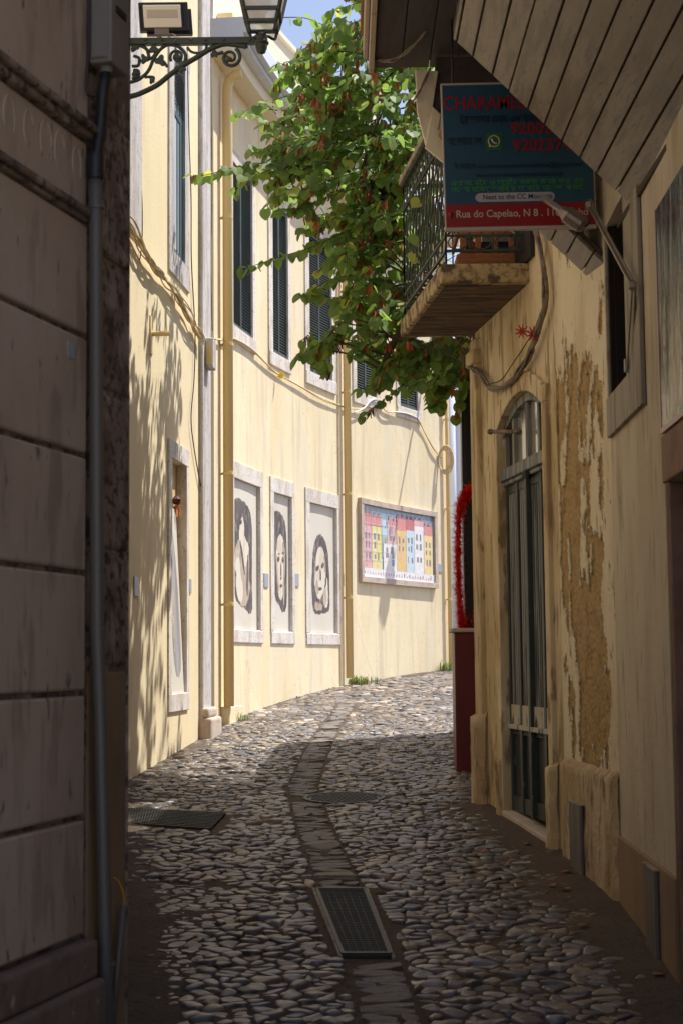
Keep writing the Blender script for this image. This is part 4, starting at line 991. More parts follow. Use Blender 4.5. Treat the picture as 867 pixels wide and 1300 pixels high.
# ---- weeds
def weeds(px, py, n, hgt, label, sp=.12):
    c = on_ground(px, py); t = MB(); t.c = 0
    for i in range(n):
        b = Vector((c.x+random.gauss(0, sp), c.y+random.gauss(0, sp*.5), 0)); b.z = G(b.y)-.01
        a = random.random()*6.28; l = hgt*random.uniform(.5, 1.1); lean = random.uniform(.2, .8)*l; w = .006
        dx, dy = math.cos(a), math.sin(a); sx, sy = -dy*w, dx*w
        m_ = b+Vector((dx*lean*.35, dy*lean*.35, l*.65)); e = b+Vector((dx*lean, dy*lean, l*random.uniform(.7, 1)))
        t.c = random.random(); t.add([b+Vector((sx,sy,0)), b-Vector((sx,sy,0)), m_+Vector((sx,sy,0)), m_-Vector((sx,sy,0)), e], [(0,1,3,2),(2,3,4)])
    tag(t.build('grass_tuft', M['grassblade'], fixn=False), label, 'weeds', 'weeds at the foot of the yellow walls')
random.seed(21)
weeds(452, 869, 160, .16, 'green grass tuft at the foot of the second downpipe', .13)
weeds(300, 916, 50, .12, 'small grass tuft beside the first downpipe', .07)
weeds(566, 852, 60, .2, 'grass tuft at the far corner of the yellow building', .08)
# ================================================================ FAR BLUE BUILDING
FB = thing('blue_building', (3.5, 32, G(32)), 'pale blue-white building glimpsed beyond the far end of the lane', 'building')
FW = Wall([(1.2, 31.5), (7, 32.5)], 1)
mb = MB(); sheet(mb, FW, 0, FW.len, -.5, 7.5, thick=.5); mb.build('wall', M['bluewall'], FB)
mb = MB(); x = FW.S(571, 700); wbox(mb, FW, x-.1, x+.02, .3, 7.5, 0, .06); x = FW.S(582, 700); wbox(mb, FW, x-.02, x+.12, .3, 7.5, 0, .06); mb.build('corner_trim', M['white_trim'], FB)
mb = MB(); x = FW.S(576, 700); mb.tube([FW.pt(x, .5, .1), FW.pt(x, 7.3, .1)], .07, 12); 
for z in (1.5, 3.1, 4.7): mb.tube([FW.pt(x, z, .1), FW.pt(x, z+.06, .1)], .085, 12)
tag(mb.build('downpipe', M['bluewall'], smooth=True), 'pale blue downpipe on the far blue building', 'downpipe')
mb = MB(); mb.prism([FW.pt(0,7.5), FW.pt(FW.len,7.5), Vector((7,38,7.5)), Vector((1.5,38,7.5))], (0,0,.2)); mb.build('roof', M['roof'], FB)
# ================================================================ RIGHT-HAND BUILDING (near plain part, peeling part, door part)
RB = thing('old_house', (2.0, 8, G(8)), 'old beige and ochre plastered house on the right with peeling paint and boarded eaves', 'house')
HR = 9.6
# ---- near wall with window, doorway, poster zone
wA_, wB_ = WR1.S(800, 450), WR1.len-.03
rz0 = WR1.Z(785, 500, -.02); rz1 = WR1.Z(803, 262)+.0
dA = 0; dB = WR1.S(855.5, 900); dz1 = WR1.Z(857, 606)
HR2 = 7.25; sT = WR1.SY(6.4)  # unseen roofline stepped for light: tall part shades, low part lets sun through
mb = MB(); sheet(mb, WR1, 0, sT, HR2, HR, thick=.4); sheet(mb, WR1, 0, WR1.len, -3, HR2, holes=[(wA_, wB_, rz0, rz1+.15), (.3, dB, -3, dz1)], thick=.4)
mb.build('wall', M['plaster_r'], RB)
# peeling wall: dense grid with a peel field and a thin relief
PE = [[(703,470),(725,462),(733,484),(743,468),(749,436),(757,462),(763,480),(764,560),(752,566),(741,556),(735,578),(748,600),(750,642),(741,652),(736,690),(742,704),(757,676),(766,690),(764,740),(768,800),(774,850),(773,974),(734,972),(733,900),(728,850),(719,800),(722,760),(714,740),(712,640),(716,590),(708,570),(706,520)],
      [(721,868),(730,862),(731,950),(722,946)],[(700,560),(706,566),(704,610),(700,600)],[(757,566),(764,560),(766,640),(758,640)],[(757,330),(764,336),(765,450),(757,446)]]
def pip(x, y, P):
    c = False; j = len(P)-1
    for i in range(len(P)):
        if (P[i][1] > y) != (P[j][1] > y) and x < (P[j][0]-P[i][0])*(y-P[i][1])/(P[j][1]-P[i][1])+P[i][0]: c = not c
        j = i
    return c
def segd(x, y, P):
    b = 1e9
    for i in range(len(P)):
        x0, y0 = P[i]; x1, y1 = P[(i+1)%len(P)]; dx, dy = x1-x0, y1-y0
        t = max(0, min(1, ((x-x0)*dx+(y-y0)*dy)/(dx*dx+dy*dy+1e-9))); b = min(b, math.hypot(x-x0-dx*t, (y-y0-dy*t)*.5))
    return b
# field defined in wall metres: the outline points are laid on the wall first
PW = [[WR2.hit(x, y) for x, y in P] for P in PE]
PW = [[(s*3.0, z) for s, z in P] for P in PW]
def peel(s, z):
    x, y = s*3.0, z; best = -1
    for P in PW:
        d = segd(x, y, P)*2; v = d if pip(x, y, P) else -d
        best = max(best, v)
    best = max(-.35, min(.35, best))
    q = Vector((s*7, z*3.2, 2.5)); n = mnoise.fractal(q, .75, 2.1, 6)
    n2 = mnoise.noise(Vector((s*26, z*5, 11)))*.10; n3 = mnoise.noise(Vector((s*60, z*30, 4)))*.05
    v = best*1.0+n*.42+n2*1.3+n3-.02
    if best < -.12: v += (max(0, n-.55))*1.3   # isolated flakes
    return v
mb = MB(); mb.c = 0
ns, nz = 170, 500; zb0, zt0 = .5, 5.0; L2 = WR2.len; vs = []; cs = []
for j in range(nz+1):
    z = zb0+(zt0-zb0)*j/nz
    for i in range(ns+1):
        s_ = L2*i/ns; v = peel(s_, z)
        k = max(0, min(1, v*14+.5)); lip = max(0, 1-abs(v+.05)/.05)*.004
        cs.append(max(0, min(1, v*4+.5)))
        vs.append(WR2.pt(s_, z, -.013*k+lip+.003*mnoise.noise(Vector((s_*5, z*5, 9)))+(-.005*mnoise.noise(Vector((s_*40, z*40, 4)))*k)))
n_ = ns+1
mb.add(vs, [(j*n_+i, j*n_+i+1, (j+1)*n_+i+1, (j+1)*n_+i) for j in range(nz) for i in range(ns)]); mb.col = cs
def peelmat():
    m, nt, b = newmat('peeling_plaster'); geo = node(nt, 'ShaderNodeNewGeometry'); pos = geo.outputs['Position']
    a = node(nt, 'ShaderNodeAttribute', attribute_name='tint')
    _, n1 = noise_fac(nt, pos, 5.5, (1.6,1.6,.8), 0, 1, detail=9, rough=.68, seed=3)
    ad = node(nt, 'ShaderNodeMath', operation='MULTIPLY_ADD'); nt.links.new(n1, ad.inputs[0]); ad.inputs[1].default_value = .16; nt.links.new(a.outputs['Fac'], ad.inputs[2])
    mr = node(nt, 'ShaderNodeMapRange'); mr.inputs['From Min'].default_value = .56; mr.inputs['From Max'].default_value = .6; nt.links.new(ad.outputs[0], mr.inputs[0])
    f2, _ = noise_fac(nt, pos, 3, (1,1,.4), .4, .7, seed=2); f3, _ = noise_fac(nt, pos, 22, (1,1,.3), .6, .72, seed=5); f4, _ = noise_fac(nt, pos, 10, (1,1,1), .45, .65, seed=6)
    cream = mixc(nt, f2, (.8,.7,.5), (.68,.56,.37)); cream = mixc(nt, f3, cream, (.3,.2,.1))
    och = mixc(nt, f4, (.46,.31,.135), (.36,.23,.095)); f5, _ = noise_fac(nt, pos, 50, (1,1,1), .6, .68, seed=9); och = mixc(nt, f5, och, (.2,.125,.055))
    col = mixc(nt, mr.outputs[0], cream, och)
    mr2 = node(nt, 'ShaderNodeMapRange'); mr2.inputs['From Min'].default_value = .5; mr2.inputs['From Max'].default_value = .6; nt.links.new(ad.outputs[0], mr2.inputs[0])
    nt.links.new(col, b.inputs['Base Color']); b.inputs['Roughness'].default_value = .9
    _, raw = noise_fac(nt, pos, 30, (1,1,1), 0, 1, detail=7, rough=.7)
    bp = node(nt, 'ShaderNodeBump', Strength=.5, Distance=.008); nt.links.new(raw, bp.inputs['Height'])
    inv = node(nt, 'ShaderNodeMath', operation='SUBTRACT'); inv.inputs[0].default_value = 1; nt.links.new(mr2.outputs[0], inv.inputs[1])
    bp2 = node(nt, 'ShaderNodeBump', Strength=1.0, Distance=.03); nt.links.new(inv.outputs[0], bp2.inputs['Height']); nt.links.new(bp.outputs[0], bp2.inputs['Normal']); nt.links.new(bp2.outputs[0], b.inputs['Normal'])
    return m
M['peel'] = peelmat()
mb.build('peeling_wall', M['peel'], RB, smooth=False, fixn=False)
mb = MB(); sheet(mb, WR2, 0, L2, -1, HR2, thick=.4, d=-.05); mb.build('wall', M['plaster_r'], RB)
mb = MB(); sheet(mb, WR2, 0, L2, 5.0, HR2, thick=.05, d=0); mb.build('upper_wall', M['plaster_r'], RB)
# base of the peeling part: lumpy proud plaster
def lumpy(w, s0, s1, z0f, z1, d, m, name, ns=30, nz=24, amp=.012, par=None, round_=.03):
    mb = MB(); vs = []
    for j in range(nz+1):
        for i in range(ns+1):
            s_ = s0+(s1-s0)*i/ns; zl = z0f; z = zl+(z1-zl)*j/nz
            e = min(1, (z1-z)/round_) if round_ else 1; e2 = min(1, min(s_-s0, s1-s_)/.02+.0)
            top = .012*mnoise.noise(Vector((s_*12, 0, 5)))
            dd = (d*(max(0, e)**.5))*min(1, .25+e2)+amp*mnoise.noise(Vector((s_*8, z*6, 3)))*e+amp*.5*mnoise.noise(Vector((s_*25, z*14, 7)))*e
            vs.append(w.pt(s_, z+top*(j/nz), dd))
    n = ns+1; mb.add(vs, [(j*n+i, j*n+i+1, (j+1)*n+i+1, (j+1)*n+i) for j in range(nz) for i in range(ns)])
    # closing sides
    k = len(vs); sv = [w.pt(s0, z0f, -.06), w.pt(s0, z1, -.06), w.pt(s1, z0f, -.06), w.pt(s1, z1, -.06)]
    mb.add([vs[0], vs[nz*n], sv[1], sv[0]], [(0,1,2,3)]); mb.add([vs[ns], vs[nz*n+ns], sv[3], sv[2]], [(0,1,2,3)])
    return mb.build(name, m, par, smooth=True)
zpl2 = WR2.Z(740, 968)
lumpy(WR2, 0.0, L2-.005, G(8)-.25, zpl2, .035, M['plaster_dk'], 'plaster_base', par=RB)
# near smooth plinth
zp = WR1.Z(820, 1085); mb = MB(); wbox(mb, WR1, dB+.02, WR1.len-.002, -.4, zp, -.02, .016); mb.build('plinth', M['plinth_r'], RB, bevel=.006)
# metal boards at the wall foot
def footboard(w, x0, x1, ytop, ybot, label, e=0):
    s0, s1 = w.S(x1, (ytop+ybot)/2, .04), w.S(x0, (ytop+ybot)/2, .04); zt = w.Z((x0+x1)/2, ytop, .06); zb = G(w.pt(s0,0).y)-.03
    t = thing('cover_board', w.pt((s0+s1)/2, zb, .05), label, 'cover board', 'grey boards at the foot of the right wall')
    mb = MB(); wbox(mb, w, s0, s1, zb, zt, .018+e, .036+e); mb.build('board', M['grey_board'], t, bevel=.003)
    mb = MB(); wbox(mb, w, s0-.006, s1+.006, zt, zt+.008, .012+e, .04+e); mb.build('cap', M['grey_wood'], t)
footboard(WR2, 727, 741, 1023, 1112, 'upright grey board against the peeling wall base, farther one', .025)
footboard(WR1, 817, 830, 1108, 1235, 'upright grey board against the smooth brown plinth, nearer one')
# doorway at the right edge
DO = mb = MB(); wbox(mb, WR1, dB-.02, dB+.075, -.4, dz1, -.25, -.0); 
mb.build('doorway_jamb', M['lintel'], RB, bevel=.006)
mb = MB(); lz_t = WR1.Z(853, 545); wbox(mb, WR1, 0.0, WR1.S(842.5, 575), dz1+.0, lz_t, -.25, .012); mb.build('doorway_lintel', M['lintel'], RB, bevel=.006)
DR = mb = MB(); wbox(mb, WR1, 0.0, dB-.02, -.4, dz1, -.22, -.16); drr = mb.build('door', M['red_door'], RB)
mb = MB()
for k in range(3): wbox(mb, WR1, dB-.12-k*.5, dB-.05-k*.5, 0, dz1-.02, -.16, -.13)
mb.build('door_rail', M['red_door'], drr)
# wrapped poster panel
psA, psB = WR1.S(900, 400), WR1.S(838.5, 400); pz0 = lz_t+.006; pz1 = WR1.Z(838.5, 262)
PO = thing('wrapped_poster', WR1.pt((psA+psB)/2, pz0, .02), 'shiny plastic-wrapped poster with pinkish border above the right doorway', 'poster')
def postermat():
    m, nt, b = newmat('crinkled_plastic_poster'); geo = node(nt, 'ShaderNodeNewGeometry'); pos = geo.outputs['Position']
    f, _ = noise_fac(nt, pos, 3.2, (1,1,.9), .45, .56, detail=7, seed=3); f2, _ = noise_fac(nt, pos, 9, (1,1,.22), .5, .6, detail=6, seed=8); f3, _ = noise_fac(nt, pos, 14, (1,1,1), .62, .68, seed=4)
    c = mixc(nt, f, (.035,.06,.075), (.4,.38,.33)); c = mixc(nt, f2, c, (.62,.56,.48)); c = mixc(nt, f3, c, (.25,.03,.04)); sx_ = node(nt, 'ShaderNodeSeparateXYZ'); nt.links.new(pos, sx_.inputs[0]); mz = node(nt, 'ShaderNodeMapRange'); mz.inputs['From Min'].default_value = pz1-.62; mz.inputs['From Max'].default_value = pz1-.35; nt.links.new(sx_.outputs[2], mz.inputs[0]); c = mixc(nt, mz.outputs[0], c, (.03,.055,.07))
    nt.links.new(c, b.inputs['Base Color']); b.inputs['Roughness'].default_value = .12; b.inputs['Specular IOR Level'].default_value = .8
    _, raw = noise_fac(nt, pos, 10, (1,1,.25), 0, 1, detail=5, rough=.6)
    bp = node(nt, 'ShaderNodeBump', Strength=.9, Distance=.02); nt.links.new(raw, bp.inputs['Height']); nt.links.new(bp.outputs[0], b.inputs['Normal']); return m
mb = MB(); wbox(mb, WR1, psA, psB, pz0, pz1, .003, .014); mb.build('sheet', postermat(), PO)
mb = MB(); pk = mat('pinkish_border', (.5,.3,.27), .4, [], 0)
wbox(mb, WR1, psB-.022, psB, pz0+.022, pz1, .0145, .0175); wbox(mb, WR1, psA, psB, pz0, pz0+.022, .0145, .0175); mb.build('border', pk, PO)
# ---- side window
SW = thing('x', (0,0,0), '', '') if False else None
mb = MB(); oz0 = WR1.Z(776, 556); oA = WR1.S(817, 400); oB = WR1.len-.004
wbox(mb, WR1, oA, wA_, oz0, rz1+.1, -.12, .022)
wfr = mb.build('window_frame', M['grey_wood'], RB, bevel=.003)
mb = MB(); wbox(mb, WR1, wA_, wB_, oz0, rz0, -.15, .022); mb.build('window_sill', M['grey_wood'], wfr, bevel=.003)
mb = MB(); wbox(mb, WR1, wB_-.0, WR1.len+.005, rz0-.0, rz1+.1, -.12, .012); mb.build('far_jamb', M['fascia'], wfr, bevel=.002)
mb = MB(); 
for k, (d0, w_) in enumerate(((-.03,.02),(-.07,.03))): wbox(mb, WR1, wA_, wA_+w_, rz0, rz1+.1, d0-.02, d0)
mb.build('casement', M['orange_wood'], wfr)
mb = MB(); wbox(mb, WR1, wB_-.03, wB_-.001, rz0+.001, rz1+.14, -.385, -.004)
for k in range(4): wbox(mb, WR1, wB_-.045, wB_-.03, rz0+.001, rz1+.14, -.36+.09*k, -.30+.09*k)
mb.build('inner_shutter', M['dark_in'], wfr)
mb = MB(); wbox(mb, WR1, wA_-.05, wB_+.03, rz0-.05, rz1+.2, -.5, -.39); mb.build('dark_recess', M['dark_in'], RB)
mb = MB(); q = WR1.pt(wA_+.03, rz0+.012, -.02); mb.bar(WR1.pt(wA_+.02, rz0+.012, -.1), WR1.pt(wB_-.03, rz0+.012, -.03), .03, .02); mb.build('loose_strip', M['fascia'], wfr)
# dark gap round the window, cracked edge
mb = MB(); wbox(mb, WR1, oA-.014, oA-.002, oz0-.01, rz1, -.01, .003); mb.build('frame_gap', M['joint'], wfr)
# ================================================================ DOOR SECTION
# door plane recessed
DD = -.03
dn, df = WR3.S(699, 850), WR3.S(640, 850)   # near and far edges of opening
ztop_l, ztop_r = WR3.Z(638, 547), WR3.Z(690, 511); spring = (ztop_l+ztop_r)/2; rise = .16
print('door', dn, df, 'spring', ztop_l, ztop_r, 'ground', G(WR3.pt(dn,0).y), G(WR3.pt(df,0).y))
def archz(s_): 
    u = (s_-dn)/(df-dn)*2-1; return spring+rise*(1-u*u)
mb = MB(); sheet(mb, WR3, 0, WR3.len, -1, HR2, holes=[(dn, df, -1, spring+rise+.01)], thick=.35, d=0)
N = 16; pts_t = [(dn+(df-dn)*i/N) for i in range(N+1)]
for a, b in zip(pts_t, pts_t[1:]):
    mb.grid8([WR3.pt(a, archz(a), -.35), WR3.pt(b, archz(b), -.35), WR3.pt(b, archz(b), 0), WR3.pt(a, archz(a), 0), WR3.pt(a, spring+rise+.01, -.35), WR3.pt(b, spring+rise+.01, -.35), WR3.pt(b, spring+rise+.01, 0), WR3.pt(a, spring+rise+.01, 0)])
mb.build('wall', M['plaster_door'], RB)
# far end return of the old house
EW = Wall([(WR3.pt(WR3.len,0).x, WR3.pt(WR3.len,0).y), (6.5, 12.2)], -1); mb = MB(); sheet(mb, EW, 0, EW.len, -1, HR2, thick=.3, d=-.0)
mb.build('end_wall', M['plaster_door'], RB)
mb = MB(); mb.prism([WR1.pt(0,HR), WR1.pt(sT,HR), Vector((6.5,6.4,HR)), Vector((6.5,1.5,HR))], (0,0,.12)); mb.prism([WR1.pt(sT,HR2), WR1.pt(WR1.len,HR2), WR2.pt(L2,HR2), WR3.pt(WR3.len,HR2), Vector((6.5,12.2,HR2)), Vector((6.5,6.4,HR2))], (0,0,.12)); mb.prism([WR1.pt(sT,HR2+.12), Vector((6.5,6.4,HR2+.12)), Vector((6.5,6.4,HR)), WR1.pt(sT,HR)], (0,-.2,0)); mb.build('roof', M['roof'], RB)
_e = Wall([(WR1.pt(0,0).x+.02,1.52),(6.5,1.52)],1); mb = MB(); sheet(mb, _e, 0, _e.len, -2.5, HR, thick=.3); mb.build('end_wall', M['plaster_r'], RB)
# surround bands and corner pilaster
mb = MB(); bw = .11
def bandpts(): 
    return None
wbox(mb, WR3, dn-bw*.9, dn-.002, .2, spring+.0, -.05, .03); wbox(mb, WR3, df+.002, df+bw*1.3, .2, spring, -.05, .03)
for a, b in zip(pts_t, pts_t[1:]):
    za, zb_ = archz(a)+.002, archz(b)+.002; 
    def o(s_, z): u = (s_-dn)/(df-dn)*2-1; return z+.13
    mb.grid8([WR3.pt(a, za, -.05), WR3.pt(b, zb_, -.05), WR3.pt(b, zb_, .03), WR3.pt(a, za, .03), WR3.pt(a, o(a,za), -.05), WR3.pt(b, o(b,zb_), -.05), WR3.pt(b, o(b,zb_), .03), WR3.pt(a, o(a,za), .03)])
ws_ = [(dn-bw*.9, dn, spring), (df, df+bw*1.3, spring)]
for a, b, z in ws_: wbox(mb, WR3, a, b, z, z+.11, -.05, .0295)
mb.build('door_surround', M['plaster_door'], RB, bevel=.008, seg=2)
pl0, pl1 = WR3.len-.17, WR3.len+.012
mb = MB(); wbox(mb, WR3, pl0, pl1, .2, WR3.Z(600, 437), -.08, .045); mb.build('corner_pilaster', M['plaster_door'], RB, bevel=.015, seg=3)
mb = MB(); wbox(mb, WR3, pl0-.03, pl1+.02, WR3.Z(600, 470), WR3.Z(600, 452), -.08, .07); mb.build('pilaster_cap', M['plaster_door'], RB, bevel=.012, seg=2)
lumpy(WR3, pl0-.02, pl1+.01, .2, WR3.Z(602, 903, .06), .085, M['plaster_dk'], 'pilaster_base', ns=10, par=RB)
lumpy(WR3, df+.005, df+bw*1.3, .2, WR3.Z(625, 958, .05), .05, M['plaster_dk'], 'surround_base', ns=8, par=RB)
lumpy(WR3, dn-bw*.9-.03, dn-.01, .2, WR3.Z(697, 968, .05), .06, M['plaster_door'], 'surround_base', ns=8, par=RB)
# threshold
mb = MB(); ga, gb = G(WR3.pt(dn,0).y), G(WR3.pt(df,0).y)
wbox(mb, WR3, dn-.09, df+.04, (ga-.1, gb-.1), (ga+.045, gb+.055), -.3, .035); mb.build('threshold', M['stone_pink'], RB, bevel=.012, seg=2)
# ---- arched door
AD = thing('arched_door', WR3.pt((dn+df)/2, ga+.05, DD), 'tall arched double door with worn slats, green lower panels and transom panes tinted like a cream reflection', 'door')
W_ = df-dn; zb = gb+.055; z_tr = WR3.Z(664, 592, DD); z_top_sl = z_tr-.14; z_kt = WR3.Z(664, 896, DD); z_kb = WR3.Z(664, 921, DD)
mb = MB(); wbox(mb, WR3, dn-.03, df+.03, zb-.1, spring+rise+.05, DD-.08, DD-.05); mb.build('backing', M['hole'], AD)
mb = MB(); 
cols = [0, .20, .45, .505, .75, .955, 1.0]
stile = .035
xs = [dn+W_*v for v in (0, .235, .49, .75, 1.0)]
# stiles
for i, x in enumerate(xs):
    w2 = .03 if i in (0, 4) else .026
    a = max(dn, x-w2); b = min(df, x+w2); 
    wbox(mb, WR3, a, b, zb, z_tr-.05, DD-.05, DD+(.02 if i == 2 else .0))
for z0, z1 in ((zb, zb+.1), (z_kb-.06, z_kb), (z_top_sl, z_top_sl+.06), ((zb+z_kb)/2+.22, (zb+z_kb)/2+.27)):
    for a, b in zip(xs, xs[1:]): wbox(mb, WR3, a+.028, b-.028, z0, z1, DD-.05, DD-.008)
fr_o = mb.build('door_frame', M['door_green'], AD, bevel=.004)
mb = MB(); wbox(mb, WR3, dn, df, z_tr-.05, z_tr+.03, DD-.05, DD+.04); wbox(mb, WR3, dn, df, z_tr-.08, z_tr-.05, DD-.05, DD+.02); mb.build('transom_bar', M['slat_worn'], AD, bevel=.006)
for a, b in zip(xs, xs[1:]):
    mb = MB(); wbox(mb, WR3, a+.03, b-.03, zb+.1, z_kb-.06, DD-.05, DD-.028); mb.build('lower_panel', M['door_green'], AD, bevel=.003)
    mb = MB(); wbox(mb, WR3, a+.028, b-.028, z_kb, z_kt, DD-.05, DD-.004); wbox(mb, WR3, a+.02, b-.02, z_kb-.03, z_kb-.0, DD-.02, DD+.022); mb.build('kick_board', M['kick'], AD, bevel=.002)
    mb = MB(); n = 5
    for k in range(n):
        x = a+.03+(b-a-.06)*(k+.5)/n; w2 = (b-a-.06)/n*.24
        wbox(mb, WR3, x-w2, x+w2, z_kt, z_top_sl, DD-.045, DD-.012)
    mb.build('slats', M['slat_worn'], AD, bevel=.002)
# transom
mb = MB()
for t in (.0, .25, .5, .8, 1.0):
    x = dn+W_*t; a, b = max(dn, x-.022), min(df, x+.022); zt = min(archz(a), archz(b))-.0
    wbox(mb, WR3, a, b, z_tr+.03, zt, DD-.05, DD+.0)
for a, b in zip(pts_t, pts_t[1:]):
    mb.grid8([WR3.pt(a, archz(a)-.055, DD-.05), WR3.pt(b, archz(b)-.055, DD-.05), WR3.pt(b, archz(b)-.055, DD+.012), WR3.pt(a, archz(a)-.055, DD+.012), WR3.pt(a, archz(a)+.0, DD-.05), WR3.pt(b, archz(b)+.0, DD-.05), WR3.pt(b, archz(b)+.0, DD+.012), WR3.pt(a, archz(a)+.0, DD+.012)])
mb.build('transom_frame', M['slat_worn'], AD, bevel=.003)
def panep(t0, t1, m):
    mb = MB(); a, b = dn+W_*t0+.022, dn+W_*t1-.022; n = 6; tp = [WR3.pt(a+(b-a)*i/n, archz(a+(b-a)*i/n)-.05, DD-.03) for i in range(n+1)]
    mb.prism([WR3.pt(a, z_tr+.03, DD-.03), WR3.pt(b, z_tr+.03, DD-.03)]+tp[::-1], WR3.nrm(0)*-.008); mb.build('transom_pane', m, AD)
panep(0, .25, M['pane']); panep(.25, .5, M['pane']); panep(.5, .8, M['pane']); panep(.8, 1.0, M['door_dark'])
mb = MB(); hp = WR3.at(668, 603, DD+.03); mb.lathe(hp, [(.03,-.02),(.03,.02)], 10); mb.build('lock_plate', M['black'], AD)
# iron pin beside the arch
mb = MB(); a = WR3.at(622, 548, .09); b = WR3.at(657, 548, .03); mb.tube([a, b], .014, 10); mb.lathe(a-Vector((0,0,.02)), [(.005,0),(.02,.008),(.022,.025),(.01,.038)], 10); mb.lathe(b-Vector((0,0,.02)), [(.01,0),(.026,.01),(.026,.03),(.01,.04)], 10)
mb.tube([WR3.at(641,548,.05), WR3.at(648,532,.03)], .007, 6)
tag(mb.build('shutter_pin', M['quoin'], smooth=True), 'rusty iron pin sticking out at the spring of the door arch', 'iron pin')
# small house-number plaque above the door
mb = MB(); s_ = WR3.S(653.5, 492); wbox(mb, WR3, s_-.045, s_+.045, WR3.Z(653,503), WR3.Z(653,483), .0, .012); tag(mb.build('number_plate', M['stone_white'], bevel=.002), 'small blank pale plate above the door arch', 'plate')
# ---- balcony
BZ = 1.6+2.43
BW = Wall([(WR3.pt(WR3.SY(9.75),0).x, 9.75), (WR3.pt(WR3.SY(11.35),0).x, 11.35)], -1)
nb_w = at(683, 357, 9.85); nb_o = at(560, 359, 9.85); fb_o = at(508, 428, 11.55); fb_w = at(634, 429, 11.55)
bz = (nb_w.z+nb_o.z+fb_o.z+fb_w.z)/4
print('balcony', nb_w, nb_o, fb_o, fb_w)
BA = thing('balcony', Vector(((nb_w.x+fb_o.x)/2, 10.7, bz)), 'small balcony with mouldy concrete slab and green iron railing above the arched door', 'balcony')
def flat(p, z): return Vector((p.x, p.y, z))
nw, no, fo, fw_ = [flat(p, bz) for p in (nb_w, nb_o, fb_o, fb_w)]; nw = nw+Vector((.12,0,0)); fw_ = fw_+Vector((.12,0,0))
mb = MB(); mb.prism([nw, no, fo, fw_], (0,0,.125)); mb.build('slab', M['slab'], BA, bevel=.014, seg=3)
mb = MB(); ins = lambda p, q: p+(q-p).normalized()*.06
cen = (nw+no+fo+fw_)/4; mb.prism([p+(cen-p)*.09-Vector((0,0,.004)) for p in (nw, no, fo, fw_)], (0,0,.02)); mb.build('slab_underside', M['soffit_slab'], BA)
mb = MB(); top = bz+.125
def rail_side(a, b, n, mb, mo):
    for z, w in ((.09,.018),(.19,.014),(.83,.014),(1.02,.028)): mb.bar(a+Vector((0,0,.125+z)), b+Vector((0,0,.125+z)), w, w*.9)
    for i in range(n+1):
        p = a.lerp(b, i/n)+Vector((0,0,.13)); mb.bar(p+Vector((0,0,.0 if i in (0,n) else .09)), p+Vector((0,0,1.02)), .011, .011, up=(1,0,0))
        if i < n:
            q = a.lerp(b, (i+.5)/n)+Vector((0,0,.13)); d = (b-a).normalized(); r_ = (b-a).length/n*.42
            mo.tube([q+d*math.cos(t/10*6.283)*r_+Vector((0,0,.14+math.sin(t/10*6.283)*.045)) for t in range(11)], .005, 5, cap=False)
            tw = [q+d*math.sin(k*1.05)*r_*.55+Vector((0,0,.2+k*.033)) for k in range(19)]; mo.tube(tw, .0055, 5)
            mo.tube([q+d*math.cos(t/8*3.1416)*r_*1.1+Vector((0,0,.84+math.sin(t/8*3.1416)*.1)) for t in range(9)], .006, 5)
            mo.lathe(q+Vector((0,0,.84)), [(.003,-.03),(.018,-.01),(.018,.015),(.006,.05)], 6)
mo = MB(); i_ = .035
a_, b_, c_, d_ = no+Vector((i_, i_, 0)), fo+Vector((i_, -i_, 0)), fw_+Vector((-.1,-i_,0)), nw+Vector((-.1,i_,0))
rail_side(a_, b_, 12, mb, mo); rail_side(a_, d_, 4, mb, mo); rail_side(b_, c_, 4, mb, mo)
mb.build('railing', M['iron'], BA); mo.build('railing_scrolls', M['iron'], BA, smooth=True)
mb = MB(); mb.bar(a_+Vector((0,0,1.17)), b_+Vector((0,0,1.17)), .07, .045); mb.build('handrail', M['grey_wood'], BA, bevel=.005)
# balcony doorway behind
mb = MB(); sd0, sd1 = WR3.SY(9.7), WR3.SY(11.0); wbox(mb, WR3, max(.01,sd0), sd1, bz+.13, bz+2.2, .002, .03); mb.build('balcony_door', M['door_dark'], RB)
CR = thing('wooden_crate', Vector((no.x+.3, 10.4, top)), 'orange wooden crate with open slots standing on the balcony', 'crate')
mb = MB(); c0 = Vector((no.x+.13, 10.1, top+.0)); Wc, Dc, Hc = .38, .5, .3
for z0, z1 in ((.0,.13),(.25,.3)): mb.box(c0+Vector((Wc/2, 0, (z0+z1)/2)), (Wc, .02, z1-z0)); mb.box(c0+Vector((0, Dc/2, (z0+z1)/2)), (.02, Dc-.03, z1-z0)); mb.box(c0+Vector((Wc, Dc/2, (z0+z1)/2)), (.02, Dc-.03, z1-z0))
for x in (.03, .13, .24, .35): mb.box(c0+Vector((x, 0, .19)), (.04, .022, .12))
mb.build('slat', M['orange_wood'], CR, bevel=.003)
mb = MB(); mb.box(c0+Vector((.2, .2, .12)), (.3, .3, .2)); mb.build('dark_contents', M['black'], CR)
mb = MB(); mb.box(c0+Vector((.08, .06, .2)), (.08, .03, .05), Matrix.Rotation(.3, 3, 'Y')); tag(mb.build('red_packet', M['ltr_red'], bevel=.004), 'small red packet inside the orange crate', 'packet')
mb = MB(); mb.bar(c0+Vector((.33,-.02,.28)), c0+Vector((.44,-.05,.2)), .008, .008); tag(mb.build('wooden_peg', M['fascia']), 'pale wooden stick poking over the crate', 'stick')
